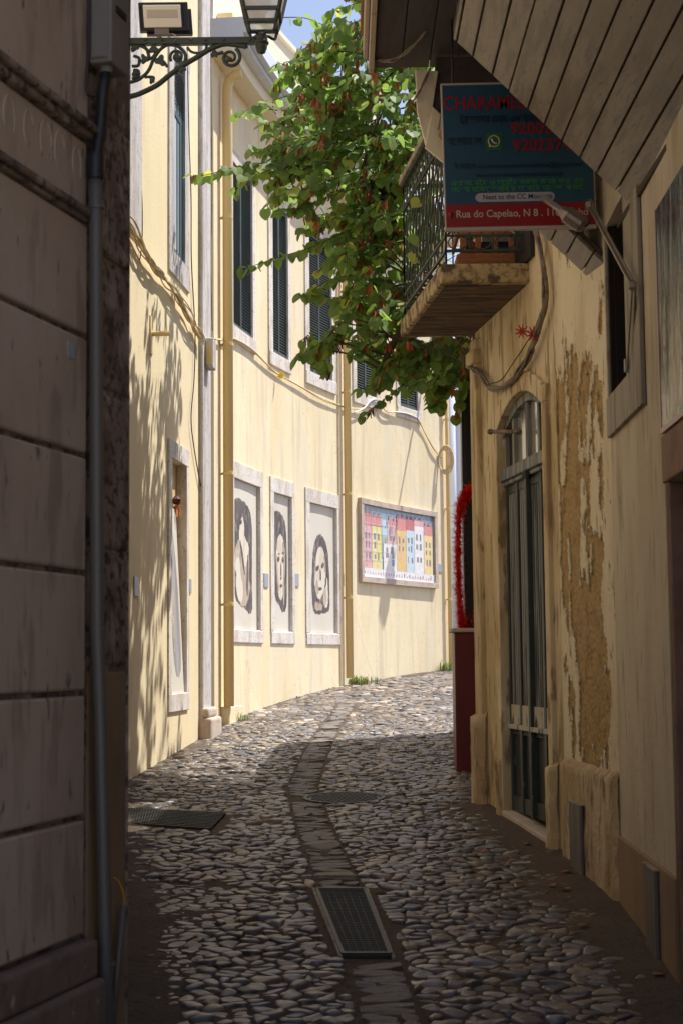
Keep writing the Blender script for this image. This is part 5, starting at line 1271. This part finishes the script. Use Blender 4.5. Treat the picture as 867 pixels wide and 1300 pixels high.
# vine on the railing
def leafgeo(mb, p, d, up, L, tint, fold=.25):
    """round, heart-based leaf from stalk point p, growing along d"""
    d = d.normalized(); s_ = d.cross(up)
    if s_.length < .05: s_ = d.cross(Vector((1,.2,.1)))
    s_.normalize(); n = s_.cross(d).normalized()
    prof = [(0,0),(-.10,.30),(.12,.50),(.42,.54),(.70,.40),(.90,.18),(1,0)]
    mid = [p+d*(L*t)+n*(-.10*L*t*t) for t in (0,.12,.42,.70,1.0)]
    R_ = [p+d*(L*a)+s_*(L*b)+n*(L*b*fold-.10*L*a*a) for a, b in prof[1:-1]]
    L_ = [p+d*(L*a)-s_*(L*b)+n*(L*b*fold-.10*L*a*a) for a, b in prof[1:-1]]
    vs = mid+R_+L_; mb.c = tint
    f = [(0,5,6,1),(1,6,7,2),(2,7,8,3),(3,8,9,4)]
    g = [(0,1,11,10),(1,2,12,11),(2,3,13,12),(3,4,14,13)]
    mb.add(vs, f+g)
random.seed(8); mb = MB(); mb.c = .5
for px, py in ((534,318),(530,308),(541,290),(540,262),(533,255),(546,250),(548,275),(536,330),(545,268),(526,322),(541,306)):
    p = at(px, py, 10.9+random.uniform(-.1,.1)); leafgeo(mb, p, Vector((random.uniform(-1,1),-.4,random.uniform(-.8,.1))), Vector((0,-1,.4)), .1, random.uniform(.6,1))
mb.tube(smoothpath([at(530,330,10.9), at(533,300,10.9), at(541,280,10.9), at(540,255,10.9), at(548,240,10.9)]), .004, 5)
tag(mb.build('climbing_vine', M['leaf'], fixn=False), 'bright green vine shoot climbing the balcony railing', 'plant')
# ================================================================ EAVES: boarded coves
_r = ray(803,262); HX = 1.36; HY1 = HX*_r.y/_r.x; _a = at(803,262,HY1); _b = at(574,48,HY1); HZ = _a.z; HDIR = (_b-_a).normalized(); HU = (_b-_a).length
print('hood', HY1, HZ, HU, _b)
def cove(y0, y1, name, parent, n=10, u0=0, u1=None, pw=.115, org=None):
    ox, oz = (HX, HZ) if org is None else (org.x, org.z)
    mb = MB(); dirv = HDIR; nn_ = Vector((-HDIR.z, 0, HDIR.x)); u1 = HU if u1 is None else u1
    k = 0; u = u0; random.seed(int(y0*10))
    while u < u1-.01:
        w = min(pw*random.uniform(.9,1.1), u1-u)
        ya = y0+random.uniform(-.004,.004); wx = .0
        def P(uu, y): return Vector((ox, 0, oz))+dirv*uu+Vector((0.0, y, 0))
        a, b = u+.004, u+w-.004
        q = [P(a, ya), P(b, ya), P(b, y1), P(a, y1)]
        off = nn_*random.uniform(0,.004)
        mb.prism([p+off for p in q], -nn_*.02); u += w; k += 1
    o = mb.build(name, M['wood_hood'], parent, bevel=.003); 
    mb = MB(); q = [P(u0-.02, y0+.01), P(u1+.02, y0+.01), P(u1+.02, y1-.01), P(u0-.02, y1-.01)]
    mb.prism([p-nn_*.022 for p in q], -nn_*.02); mb.build('backing_board', M['wood_dark'], o)
EV = thing('boarded_eave', (1.0, 6.5, HZ), 'weathered board soffit sloping out from the right wall, with dark eave above', 'eave')
cove(3.2, HY1, 'soffit_boards', EV)
_o2 = at(757,362,8.45); cove(8.06, 8.45, 'soffit_boards', EV, org=_o2, u1=(at(540,188,8.45)-_o2).length)
ez = 1.6+3.36
mb = MB(); x = .21
while x < 1.3:
    w = .155; mb.box((x+w/2, 5.9, ez+.0125), (w-.006, 5.56, .025)); x += w
mb.build('eave_boards', M['wood_dark'], EV, bevel=.002)
mb = MB(); mb.box((.735, 5.9, ez+.06), (1.13, 5.5, .06)); mb.build('eave_deck', M['wood_dark'], EV)
mb = MB(); mb.box((.192, 5.9, ez+.04), (.032, 5.6, .13)); mb.box((.162, 5.85, ez+.10), (.03, 5.6, .12)); mb.build('fascia_board', M['fascia'], EV, bevel=.004)
mb = MB(); mb.box((.165, 5.8, ez+.17), (.07, 5.55, .05)); mb.build('roof_edge', M['roof'], EV)
mb = MB()
for y0, y1 in ((HY1+.005, HY1+.02),):
    mb.prism([(HX, y0, HZ+.05), (HX-.80, y0, HZ+.80), (HX-.80, y0, ez), (HX, y0, ez)], (0, y1-y0, 0))
mb.build('dark_gable_fill', M['wood_dark'], EV)
# pale barge boards at the outer end of the farther cove
mb = MB(); M['barge'] = mat('pale_barge_paint', (.8,.72,.58), .6, [(9,(1,1,.4),.45,.65,(.6,.5,.38),.8)], .2)
p = [at(527, 88, 8.47), at(556, 90, 8.47), at(541, 188, 8.47), at(529, 140, 8.47)]; mb.prism(p, (0, .03, 0)); mb.build('barge_board', M['barge'], EV, bevel=.003)
mb = MB(); p = [at(549, 135, 8.46), at(562, 148, 8.46), at(562, 206, 8.46), at(539, 187, 8.46)]; mb.prism(p, (0, .02, 0)); mb.build('barge_board', M['barge'], EV, bevel=.003)
mb = MB(); mb.prism([at(553,72,8.49), at(772,72,8.49), at(757,350,8.49), at(543,180,8.49)], (0,.02,0)); mb.build('dark_gable_fill', M['wood_dark'], EV)  # dark board added to blacken the lit wall behind the sign
# dark gap along the hood's foot on the near wall
mb = MB(); mb.box((HX-.012, 5.3, HZ-.012), (.03, 4.2, .03)); mb.build('shadow_batten', M['joint'], EV)
# cables round the eave
random.seed(2)
wire('wall_cable', [at(556,-10,7.9), at(548,22,8.1), at(535,45,8.2), at(515,66,8.35), at(498,76,8.45), at(485,78,8.5), at(477,74,8.55)], .0045, M['wire_grey'], 'pair of slack grey cables looped under the dark eave corner', jit=.012, count=3)
wire('wall_cable', [at(546,86,8.44), at(538,105,8.44), at(531,118,8.44), at(526,126,8.46), at(524,128,8.5)], .004, M['wire_grey'], 'short grey cable pair over the pale barge board', jit=.008, count=3)
# ================================================================ SIGN
SY = 8.0
sTL, sBL, sBR = at(559, 106, SY), at(565, 293, SY), at(757, 289, SY)
sX = (sBR-sBL); sXn = sX.normalized(); sW = sX.length; sZ = (sTL-sBL); sH = sZ.length; sUn = sZ.normalized(); sN = sUn.cross(sXn).normalized()
if sN.y > 0: sN = -sN
SG = thing('shop_sign', sBL, 'dark blue and red hanging shop sign with Bengali text, phone numbers and street address', 'sign')
def sp(u, v, d=0): return sBL+sX*u+sZ*v+sN*d
def srect(u0, u1, v0, v1, d0, d1, m, name):
    mb = MB(); mb.prism([sp(u0,v0,d0), sp(u1,v0,d0), sp(u1,v1,d0), sp(u0,v1,d0)], sN*(d1-d0)); return mb.build(name, m, SG)
srect(0, 1, 0, 1, -.03, 0, M['sign_edge'], 'sign_body')
srect(.008, .992, .175, .985, .0, .002, M['sign_blue'], 'blue_field')
srect(.008, .992, .022, .175, .0, .0022, M['sign_red'], 'red_band')
srect(.285, .395, .535, .655, .0025, .004, M['sign_dkgreen'], 'phone_icon_square')
mb = MB(); P = []
for i in range(20):
    a = i/20*6.283; P.append((.34+.036*math.cos(a), .597+.038*math.sin(a)))
mb.tube([sp(u, v, .006) for u, v in P+[P[0]]], .0035, 5, cap=False); mb.tube([sp(.325,.615,.006), sp(.332,.593,.006), sp(.347,.58,.006), sp(.357,.583,.006)], .005, 5); mb.tube([sp(.312,.572,.006), sp(.305,.556,.006), sp(.322,.566,.006)], .004, 5)
mb.build('phone_icon', M['ltr_white'], SG)
mb = MB(); P = []
u0, u1, v0, v1 = .235, .70, .187, .247
for i in range(9): a = math.pi/2+i/8*math.pi; P.append((u0+.03*math.cos(a), (v0+v1)/2+(v1-v0)/2*math.sin(a)))
for i in range(9): a = -math.pi/2+i/8*math.pi; P.append((u1+.03*math.cos(a), (v0+v1)/2+(v1-v0)/2*math.sin(a)))
mb.prism([sp(u, v, .0025) for u, v in P], sN*.002); mb.build('pale_pill', M['sign_pill'], SG)
def text(s_, u, v, h, m, bold=.0, sx=1, serif=False, width=None, tilt=0):
    cu = bpy.data.curves.new('t', 'FONT'); cu.body = s_; cu.size = 1; cu.offset = bold; cu.resolution_u = 3
    ob = bpy.data.objects.new('t', cu); COL.objects.link(ob); bpy.context.view_layer.update()
    me = ob.to_mesh(); vv = [Vector(x.co) for x in me.vertices]; ff = [tuple(p.vertices) for p in me.polygons]; ob.to_mesh_clear()
    bpy.data.objects.remove(ob)
    if not vv: return [], []
    x0 = min(p.x for p in vv); x1 = max(p.x for p in vv)
    k = h*sH/.72; kx = k*sx if width is None else width*sW/(x1-x0)
    ut, rt = sUn, sXn
    return [sp(u, v, .0058)+rt*((p.x-x0)*kx)+ut*(p.y*k) for p in vv], ff
def textpart(name, m, items):
    mb = MB()
    for it in items:
        v, f = text(*it[:4], m, **it[4]) ; 
        if v: mb.add(v, f)
    if mb.f: mb.build(name, m, SG, fixn=False)
textpart('red_lettering', M['ltr_red'], [('CHARAMELA', .015, .815, .095, dict(width=.62, bold=.01)), ('920027485', .455, .645, .078, dict(width=.49, bold=.02)), ('920237466', .465, .53, .078, dict(width=.49, bold=.02))])
textpart('dark_lettering', M['ltr_dark'], [('ট্রাভেলস এন্ড একাউন্টিং', .115, .725, .05, dict(width=.56, bold=.012)), ('যোগাযোগ', .035, .575, .055, dict(width=.225, bold=.015)), ('ই-মেইল: accountexpresconsultoria@gmail.com', .07, .415, .034, dict(width=.85, bold=.008)), ('www.accountexpresconsultoria.pt', .21, .355, .034, dict(width=.58, bold=.008)), ('Next to the CC Mouraria', .255, .203, .036, dict(width=.46, bold=.008))])
textpart('green_lettering', M['ltr_green'], [('এখানে বৈধ ও অবৈধ সকল কাজ করা হয়', .045, .3, .036, dict(width=.88, bold=.012)), ('সোম থেকে শনিবার অফিস খোলা থাকে', .045, .257, .036, dict(width=.88, bold=.012))])
textpart('pale_lettering', M['ltr_white'], [('Rua do Capelao, N 8 . 1100 Lisboa', .075, .085, .05, dict(width=.9, bold=.012))])
mb = MB(); mb.lathe(sp(.035,.1,.004), [(.002,-.02),(.012,.0),(.014,.012),(.004,.02)], 8); mb.build('pin_icon', M['ltr_red'], SG)
# hanging rods hold the sign from the eave
mb = MB()
for u in (.08, .92): mb.tube([sp(u, .99, -.015), Vector((sp(u,1,0).x, SY+.01, ez))], .006, 6)
mb.build('hanger', M['black'], SG)
# lamp arm
LA = thing('spot_lamp', WR1.at(803, 362, .0), 'dusty spotlight on a thin metal arm reaching from the window frame over the sign corner', 'lamp')
j0 = WR1.at(802, 363, .05); j1 = at(748, 262, 7.7)
mb = MB(); mb.bar(j0, j1, .016, .01); mb.bar(j0+Vector((.008,0,.012)), j1+Vector((.008,0,.012)), .006, .02); mb.lathe(j0-Vector((0,0,.02)), [(.012,0),(.02,.01),(.02,.035),(.01,.045)], 8); mb.lathe(j1-Vector((0,0,.02)), [(.01,0),(.022,.01),(.022,.04),(.01,.055)], 8)
mb.build('arm', M['alu'], LA)
mb = MB(); q = WR1.at(795, 472, .03); mb.tube([j0, q], .005, 6); mb.tube([j0+Vector((.014,0,-.01)), q+Vector((.03,0,.0))], .006, 6); mb.box(q+Vector((.008,0,.03)), (.035,.03,.06)); mb.build('stay_rod', M['alu'], LA)
h0, h1 = at(686, 249, 7.72), at(742, 288, 7.7); dv = (h1-h0)
mb = MB(); mb.bar(h0, h0+dv*.48, .045, .02); mb.tube([h0+dv*.42, h0+dv*.52, h0+dv*.6, h0+dv*.92, h0+dv], [.022,.03,.042,.042,.03], 14)
for k in range(5): a, b = h0+dv*(.6+.06*k), h0+dv*(.62+.06*k); mb.tube([a, b], .046, 14)
mb.build('lamp_head', M['alu'], LA)
mb = MB(); mb.tube(smoothpath([h1, at(748,280,7.7), j1]), .006, 6); mb.build('lamp_cable', M['wire_dark'], LA)
# ================================================================ CABLES ON THE RIGHT WALL
random.seed(6)
def RW(px, py, d=.05):
    try:
        s_, z = WR3.hit(px, py, d)
        if s_ >= 0: return WR3.pt(s_, z, d)
    except Exception: pass
    return WR2.at(px, py, d)
cbr = [(676,280),(684,312),(690,345),(692,375),(688,402),(680,428),(672,448),(660,470),(645,487),(630,495),(620,492),(613,480),(604,470),(595,465)]
tiles_ = [RW(x, y, .05) for x, y in cbr]
wire('cable_bundle', tiles_, .008, M['wire_grey'], 'thick dusty cable bundle curving down the right wall under the balcony to the arch', 'cable bundle', jit=.016, count=9)
wire('wall_cable', [RW(x, y, .06) for x, y in ((690,380),(684,405),(668,435),(650,462),(636,482),(622,487))], .004, M['wire_dark'], 'thin dark cable hanging just left of the dusty cable bundle')
mb = MB(); random.seed(11)
for c in (RW(662,421,.07), RW(676,424,.07)):
    for i in range(9):
        a = i/9*6.28; mb.tube([c, c+Vector((math.cos(a)*.045, -.01, math.sin(a)*.05))], [.008,.003], 5)
tag(mb.build('red_tie', M['tie']), 'red ribbon tied round the dusty cable bundle', 'ribbon')
mb = MB()
c = RW(593,462,.05)
for k in range(10):
    a = random.random()*6; mb.tube(smoothpath([c+Vector((.02,0,0)), c+Vector((random.uniform(-.05,.03),-.02,random.uniform(-.03,.1))), c+Vector((random.uniform(-.06,.0),0,random.uniform(.0,.15))), c+Vector((.01,.0,.01))]), .004, 5)
tag(mb.build('cable_knot', M['wire_grey'], smooth=True), 'tangle of cable ends at the top corner of the door-side pilaster', 'cable knot')
# ================================================================ RED PIER, DARK SHUTTER, GARLAND
RPY = 13.2
r0, r1 = at(579, 971, RPY), at(611, 971, RPY); rt_ = at(590, 803, RPY).z; gz = G(RPY)-.08
RP = thing('red_pier', (r0.x+.2, RPY+.2, gz), 'dark red painted low pier with a pale ledge at the bend of the alley', 'pier')
mb = MB(); mb.box((r0.x+.26, RPY+.16, (gz+rt_)/2), (.52, .32, rt_-gz)); mb.build('pier_body', M['red_paint'], RP, bevel=.008)
mb = MB(); mb.box((r0.x+.255, RPY+.16, rt_+.02), (.56, .36, .035)); mb.build('ledge', M['stone_pink'], RP, bevel=.006)
kx = at(588, 700, RPY+.12).x; kt = at(588, 440, RPY+.12).z
KS = thing('dark_shutter', (kx+.3, RPY+.9, rt_+.04), 'tall black shuttered shopfront standing on the red pier', 'shutter')
mb = MB(); mb.box((kx+.22, RPY+.2, (rt_+.04+kt)/2), (.44, .16, kt-rt_-.04)); mb.build('shutter_case', M['black'], KS, bevel=.004)
mb = MB()
for k in range(5): mb.box((kx+.03+k*.05, RPY+.115, (rt_+.04+kt)/2), (.02, .02, kt-rt_-.1))
mb.build('shutter_rib', M['door_dark'], KS)
random.seed(9); mb = MB()
gp = smoothpath([at(612,618,RPY+.2), at(600,622,RPY+.05), at(588,634,RPY+.05), at(582,655,RPY+.05), at(581,700,RPY+.05), at(582,745,RPY+.05), at(585,785,RPY+.05), at(588,797,RPY+.05)], 10)
mb.tube(gp, .008, 6)
for p in gp:
    for k in range(60):
        d = Vector((random.gauss(0,1), random.gauss(0,1), random.gauss(0,1))).normalized(); b = p+Vector((0,0,random.uniform(-.02,.02))); L = random.uniform(.045,.085); s_ = d.cross(Vector((0,0,1))).normalized()*.0055
        mb.add([b-s_, b+s_, b+d*L+s_*.5, b+d*L-s_*.5], [(0,1,2,3)])
for p in (at(598,792,RPY+.05), at(602,780,RPY+.05), at(595,797,RPY+.05)):
    for k in range(40):
        d = Vector((random.gauss(0,1), random.gauss(0,1), random.gauss(0,1))).normalized(); s_ = d.cross(Vector((0,0,1))).normalized()*.0035
        mb.add([p-s_, p+s_, p+d*.04+s_*.5, p+d*.04-s_*.5], [(0,1,2,3)])
tag(mb.build('tinsel_garland', M['tinsel'], fixn=False), 'bright red tinsel garland framing the black shutter above the red pier', 'garland')
# unseen wall added behind the shutter, its height set to shade the lane
GWL = Wall([(1.2, 11.5), (1.32, 16.4)], -1); mb = MB(); sheet(mb, GWL, 0, 2.0, .2, 6.0, thick=.3); sheet(mb, GWL, 2.0, GWL.len, .2, 5.1, thick=.3); gw = mb.build('shade_wall', M['shade_wall']); tag(gw, 'tall plain unseen wall behind the dark shutter, added to shade the lane', 'wall')
# ================================================================ TREE
random.seed(42)
TB = Vector((2.1, 14.2, G(14.2)-.1)); TR = thing('judas_tree', TB, 'leafy green tree with round leaves and red-brown seed pods hanging over the lane', 'tree')
mb = MB()
fork = Vector((1.75, 13.8, 5.0))
mb.tube(smoothpath([TB, TB+Vector((-.05,-.1,1.6)), Vector((1.95,14.0,3.4)), fork]), [.17-.004*i for i in range(19)], 12)
mb.build('trunk', M['bark'], TR, smooth=True)
lim = MB(); LV = MB(); LV.c = 0; PD = MB()
limbs = [[fork, (1.2,13.6,5.3), (.6,13.4,5.6), (0,13.1,5.75), (-.5,12.9,5.75)], [fork, (1.4,13.5,6.1), (.9,13.3,6.8), (.4,13.1,7.3)],
         [fork, (1.2,13.2,5.0), (.8,12.9,4.7), (.5,12.7,4.3), (.3,12.6,3.9)], [fork, (1.3,13.9,4.9), (1.0,13.9,4.3), (.8,13.7,3.9)], [fork, (1.5,14.2,5.9), (.7,14.3,6.3), (.0,14.2,6.4)]]
for L in limbs: pp = smoothpath(L); lim.tube(pp, [.07*(1-i/len(pp))+.012 for i in range(len(pp))], 8)
allimb = [p for L in limbs for p in smoothpath(L, 10)]
def twig(P, r=.006, leaf=.098, gap=.032, dens=1, pods=.09, tip=True, tone=0):
    pts = smoothpath(P, 8); lim.tube(pts, [r*(1-.6*i/len(pts)) for i in range(len(pts))], 5)
    acc = 0; side = 1
    for a, b in zip(pts, pts[1:]):
        d = (b-a); L = d.length
        if L < 1e-5: continue
        acc += L
        while acc > gap:
            acc -= gap; p = a.lerp(b, random.random()); side = -side
            t = d.normalized(); lat = t.cross(Vector((0,0,1))).normalized()*side
            if random.random() > dens: continue
            stalk = (lat*.7+t*.5+Vector((random.gauss(0,.25), random.gauss(0,.25), random.uniform(-.75,.25)))).normalized()
            q = p+stalk*random.uniform(.015,.035)
            grow = (stalk+Vector((0,0,-random.uniform(.1,.9)))+Vector((random.gauss(0,.3), random.gauss(0,.3), 0))).normalized()
            up = (Vector((0,0,1))+Vector((random.gauss(0,.45), random.gauss(0,.45)-.25, 0))).normalized()
            tn = min(1, max(0, random.betavariate(2, 3)+tone)); 
            if random.random() < .03: tn = 1
            leafgeo(LV, q, grow, up, leaf*random.uniform(.65,1.15), tn, fold=random.uniform(.05,.35))
        if random.random() < pods:
            for k in range(random.randint(2, 5)):
                p = a+Vector((random.gauss(0,.015), random.gauss(0,.015), 0)); dd = Vector((random.gauss(0,.25), random.gauss(0,.25), -1)).normalized(); l = random.uniform(.07,.1); s_ = Vector((random.gauss(0,1), random.gauss(0,1), 0)).normalized()*.009
                PD.add([p, p+dd*l*.2+s_, p+dd*l*.85+s_, p+dd*l, p+dd*l*.85-s_, p+dd*l*.2-s_], [(0,1,2,3,4,5)])
def px_twig(pp, Y0, Y1, **k):
    n = len(pp); twig([at(x, y, Y0+(Y1-Y0)*i/(n-1)) for i, (x, y) in enumerate(pp)], **k)
# hand-placed sprays against the yellow wall
S = [([(530,165),(470,182),(400,190),(345,205),(300,212),(262,222),(246,222)],12.8,12.3,{}), ([(430,200),(385,215),(345,215),(305,225)],12.7,12.4,{}), ([(520,270),(460,285),(400,312),(350,328),(308,342)],12.8,12.4,dict(leaf=.085,gap=.032,tone=.1)),
     ([(470,235),(430,245),(390,262),(350,268)],12.9,12.6,dict(leaf=.095)), ([(470,262),(430,275),(400,290),(384,293)],12.9,12.6,dict(leaf=.095)), ([(480,140),(430,150),(380,160),(345,160),(338,155)],13.2,12.9,{}),
     ([(480,110),(430,105),(390,95),(360,82),(352,78)],13.4,13.2,dict(leaf=.085)), ([(480,60),(440,70),(405,75),(385,85)],13.5,13.3,{}), ([(500,15),(460,25),(420,40),(412,60)],13.5,13.4,{}), ([(490,-10),(450,5),(415,15)],13.5,13.4,{}),
     ([(500,360),(460,350),(420,355),(385,375),(380,372)],12.9,12.6,dict(leaf=.095,tone=.15)), ([(520,400),(470,415),(430,425),(400,440),(376,455)],12.8,12.4,dict(leaf=.09,tone=.1)), ([(500,385),(460,378),(425,378),(395,372)],13,12.7,dict(leaf=.085,tone=.2)),
     ([(520,420),(480,425),(460,440),(448,450)],12.8,12.5,{}), ([(540,440),(510,465),(480,485),(455,495)],12.7,12.5,dict(leaf=.085)), ([(540,450),(520,480),(490,505),(470,520),(462,528)],12.7,12.5,dict(leaf=.085)),
     ([(560,430),(548,460),(528,482),(515,498)],12.6,12.5,{}), ([(585,430),(578,470),(560,500),(548,515)],12.7,12.6,{}), ([(590,440),(588,480),(582,510),(577,530)],12.8,12.8,{}), ([(575,440),(565,480),(555,500),(562,520)],12.7,12.6,{}),
     ([(450,165),(400,172),(360,178),(340,170)],13,12.8,dict(leaf=.1)), ([(480,210),(430,225),(390,240),(362,240)],12.6,12.3,{}), ([(430,180),(380,195),(340,192),(320,185)],12.9,12.6,dict(leaf=.1))]
for pp, a, b, k in S: px_twig(pp, a, b, **k)
# dense body: twigs seeded inside regions of the crown
def body(n, poly, Y0, Y1, L=.42, leaf=.098, tone=0, pods=.17):
    c = 0; xs = [p[0] for p in poly]; ys = [p[1] for p in poly]
    while c < n:
        x, y = random.uniform(min(xs), max(xs)), random.uniform(min(ys), max(ys))
        if not pip(x, y, poly): continue
        c += 1; Y = random.uniform(Y0, Y1); p = at(x, y, Y)
        d = Vector((random.uniform(-1,.25), random.uniform(-.6,.5), random.uniform(-.75,.3))).normalized()
        b = p-d*L*.5; m_ = p+Vector((0,0,.03)); e = p+d*L*.5+Vector((0,0,-.05))
        near = min(allimb, key=lambda q: (q-b).length)
        if (near-b).length < 1.3 and random.random() < .5: lim.tube([near, near.lerp(b, .5)+Vector((0,0,.04)), b], [.012,.008,.006], 5)
        twig([b, m_, e], leaf=leaf, pods=pods, tone=tone+random.uniform(-.1,.15))
body(85, [(400,60),(420,20),(470,-30),(520,-30),(540,90),(535,200),(470,210),(410,160),(375,120)], 12.6, 14.2)
body(74, [(400,150),(470,140),(540,180),(530,330),(480,330),(440,290),(390,250),(370,190)], 12.5, 14.2)
body(50, [(425,300),(480,300),(535,330),(520,420),(500,440),(455,420),(435,370)], 12.5, 14.0)
body(26, [(500,425),(595,425),(592,470),(560,490),(520,470)], 12.5, 13.8, L=.3)
body(10, [(460,420),(520,430),(520,470),(480,480)], 12.5, 13.6, L=.25)
body(14, [(295,218),(330,195),(375,140),(410,130),(420,260),(370,255),(330,235)], 12.4, 13.4, L=.36, leaf=.095)
body(10, [(350,90),(400,60),(420,120),(380,120)], 12.8, 13.6, L=.32, leaf=.09)
body(8, [(375,430),(430,400),(440,440),(400,455)], 12.5, 13, L=.22, leaf=.085, tone=.1)
# upper and rear crown beyond the frame (casts the dappled shade)
def free(n, c, r, L=.5):
    for i in range(n):
        p = Vector(c)+Vector((random.gauss(0, r[0]), random.gauss(0, r[1]), random.gauss(0, r[2])))
        d = Vector((random.gauss(0,1), random.gauss(0,1), random.uniform(-.6,.3))).normalized(); twig([p-d*L/2, p+Vector((0,0,.04)), p+d*L/2], leaf=.105, gap=.06, pods=.03)
free(45, (1.5, 14.2, 6.4), (.7, .8, .7)); free(60, (.4, 14.4, 6.9), (.5, .6, .4)); free(36, (-.1, 14.9, 6.6), (.35, .3, .35))
lim.build('branches', M['bark'], TR); LV.build('crown', M['leaf'], TR, fixn=False); PD.build('seed_pods', M['pod'], TR, fixn=False)
print('leaves', len(LV.f)//8)
mb = MB(); mb.add([(-30, y, G(y)+.0) for y in (-12, 1.2)]+[(30, y, G(y)+.0) for y in (1.2, -12)], [(0,1,2,3)])
tag(mb.build('bounce_paving', mat('pale_bounce_paving', (.45,.42,.37), .8, [(20,(1,1,1),.45,.6,(.36,.33,.29),.8)], .3)), kind='structure')  # unseen pale ground behind the camera, added to bounce sunlight into the alley
# ================================================================ LITTER
random.seed(77); mb = MB(); mb.c = 0
for px, py in ((697,1128),(714,1133),(723,1111),(672,1075),(830,1244),(560,960),(390,1045),(640,1100),(610,1085),(745,1180)):
    p = on_ground(px, py)+Vector((0,0,.02)); leafgeo(mb, p, Vector((random.gauss(0,1), random.gauss(0,1), .1)), Vector((0,0,1)), .05, random.random())
tag(mb.build('fallen_leaves', mat('dry_leaf', (.3,.11,.05), .7, [], 0), fixn=False), kind='stuff')
# ================================================================ LIGHT
az, el = R(63), R(63)     # from straight ahead (+Y) towards the right (+X)
sd = Vector((math.sin(az)*math.cos(el), math.cos(az)*math.cos(el), math.sin(el)))
sun_d = bpy.data.lights.new('sun', 'SUN'); sun = bpy.data.objects.new('sun', sun_d); COL.objects.link(sun)
sun_d.energy = 3.9; sun_d.angle = R(.53); sun_d.color = (1, .955, .86)
sun.rotation_euler = sd.to_track_quat('Z', 'Y').to_euler(); sun.location = (8, 8, 20)
w = bpy.data.worlds.new('World'); SC.world = w; w.use_nodes = True; nt = w.node_tree; nt.nodes.clear()
sky = nt.nodes.new('ShaderNodeTexSky'); sky.sky_type = 'NISHITA'; sky.sun_disc = False; sky.sun_elevation = el; sky.sun_rotation = az; sky.altitude = 0; sky.air_density = 1.0; sky.dust_density = 1.0; sky.ozone_density = 1.5
bg = nt.nodes.new('ShaderNodeBackground'); bg.inputs[1].default_value = .13; ow = nt.nodes.new('ShaderNodeOutputWorld')
tn = nt.nodes.new('ShaderNodeMix'); tn.data_type = 'RGBA'; tn.blend_type = 'MULTIPLY'; tn.inputs[0].default_value = 1; tn.inputs[7].default_value = (1.05, .90, .85, 1)
nt.links.new(sky.outputs[0], tn.inputs[6]); nt.links.new(tn.outputs[2], bg.inputs[0]); nt.links.new(bg.outputs[0], ow.inputs[0])
vs_ = SC.view_settings; vs_.view_transform = 'Standard'; vs_.look = 'None'; vs_.exposure = .8; vs_.gamma = 1; vs_.use_curve_mapping = False
cy = SC.cycles; cy.max_bounces = 8; cy.diffuse_bounces = 5; cy.glossy_bounces = 3; cy.transmission_bounces = 4; cy.caustics_reflective = False; cy.caustics_refractive = False
cy.use_denoising = True; cy.sample_clamp_indirect = 8
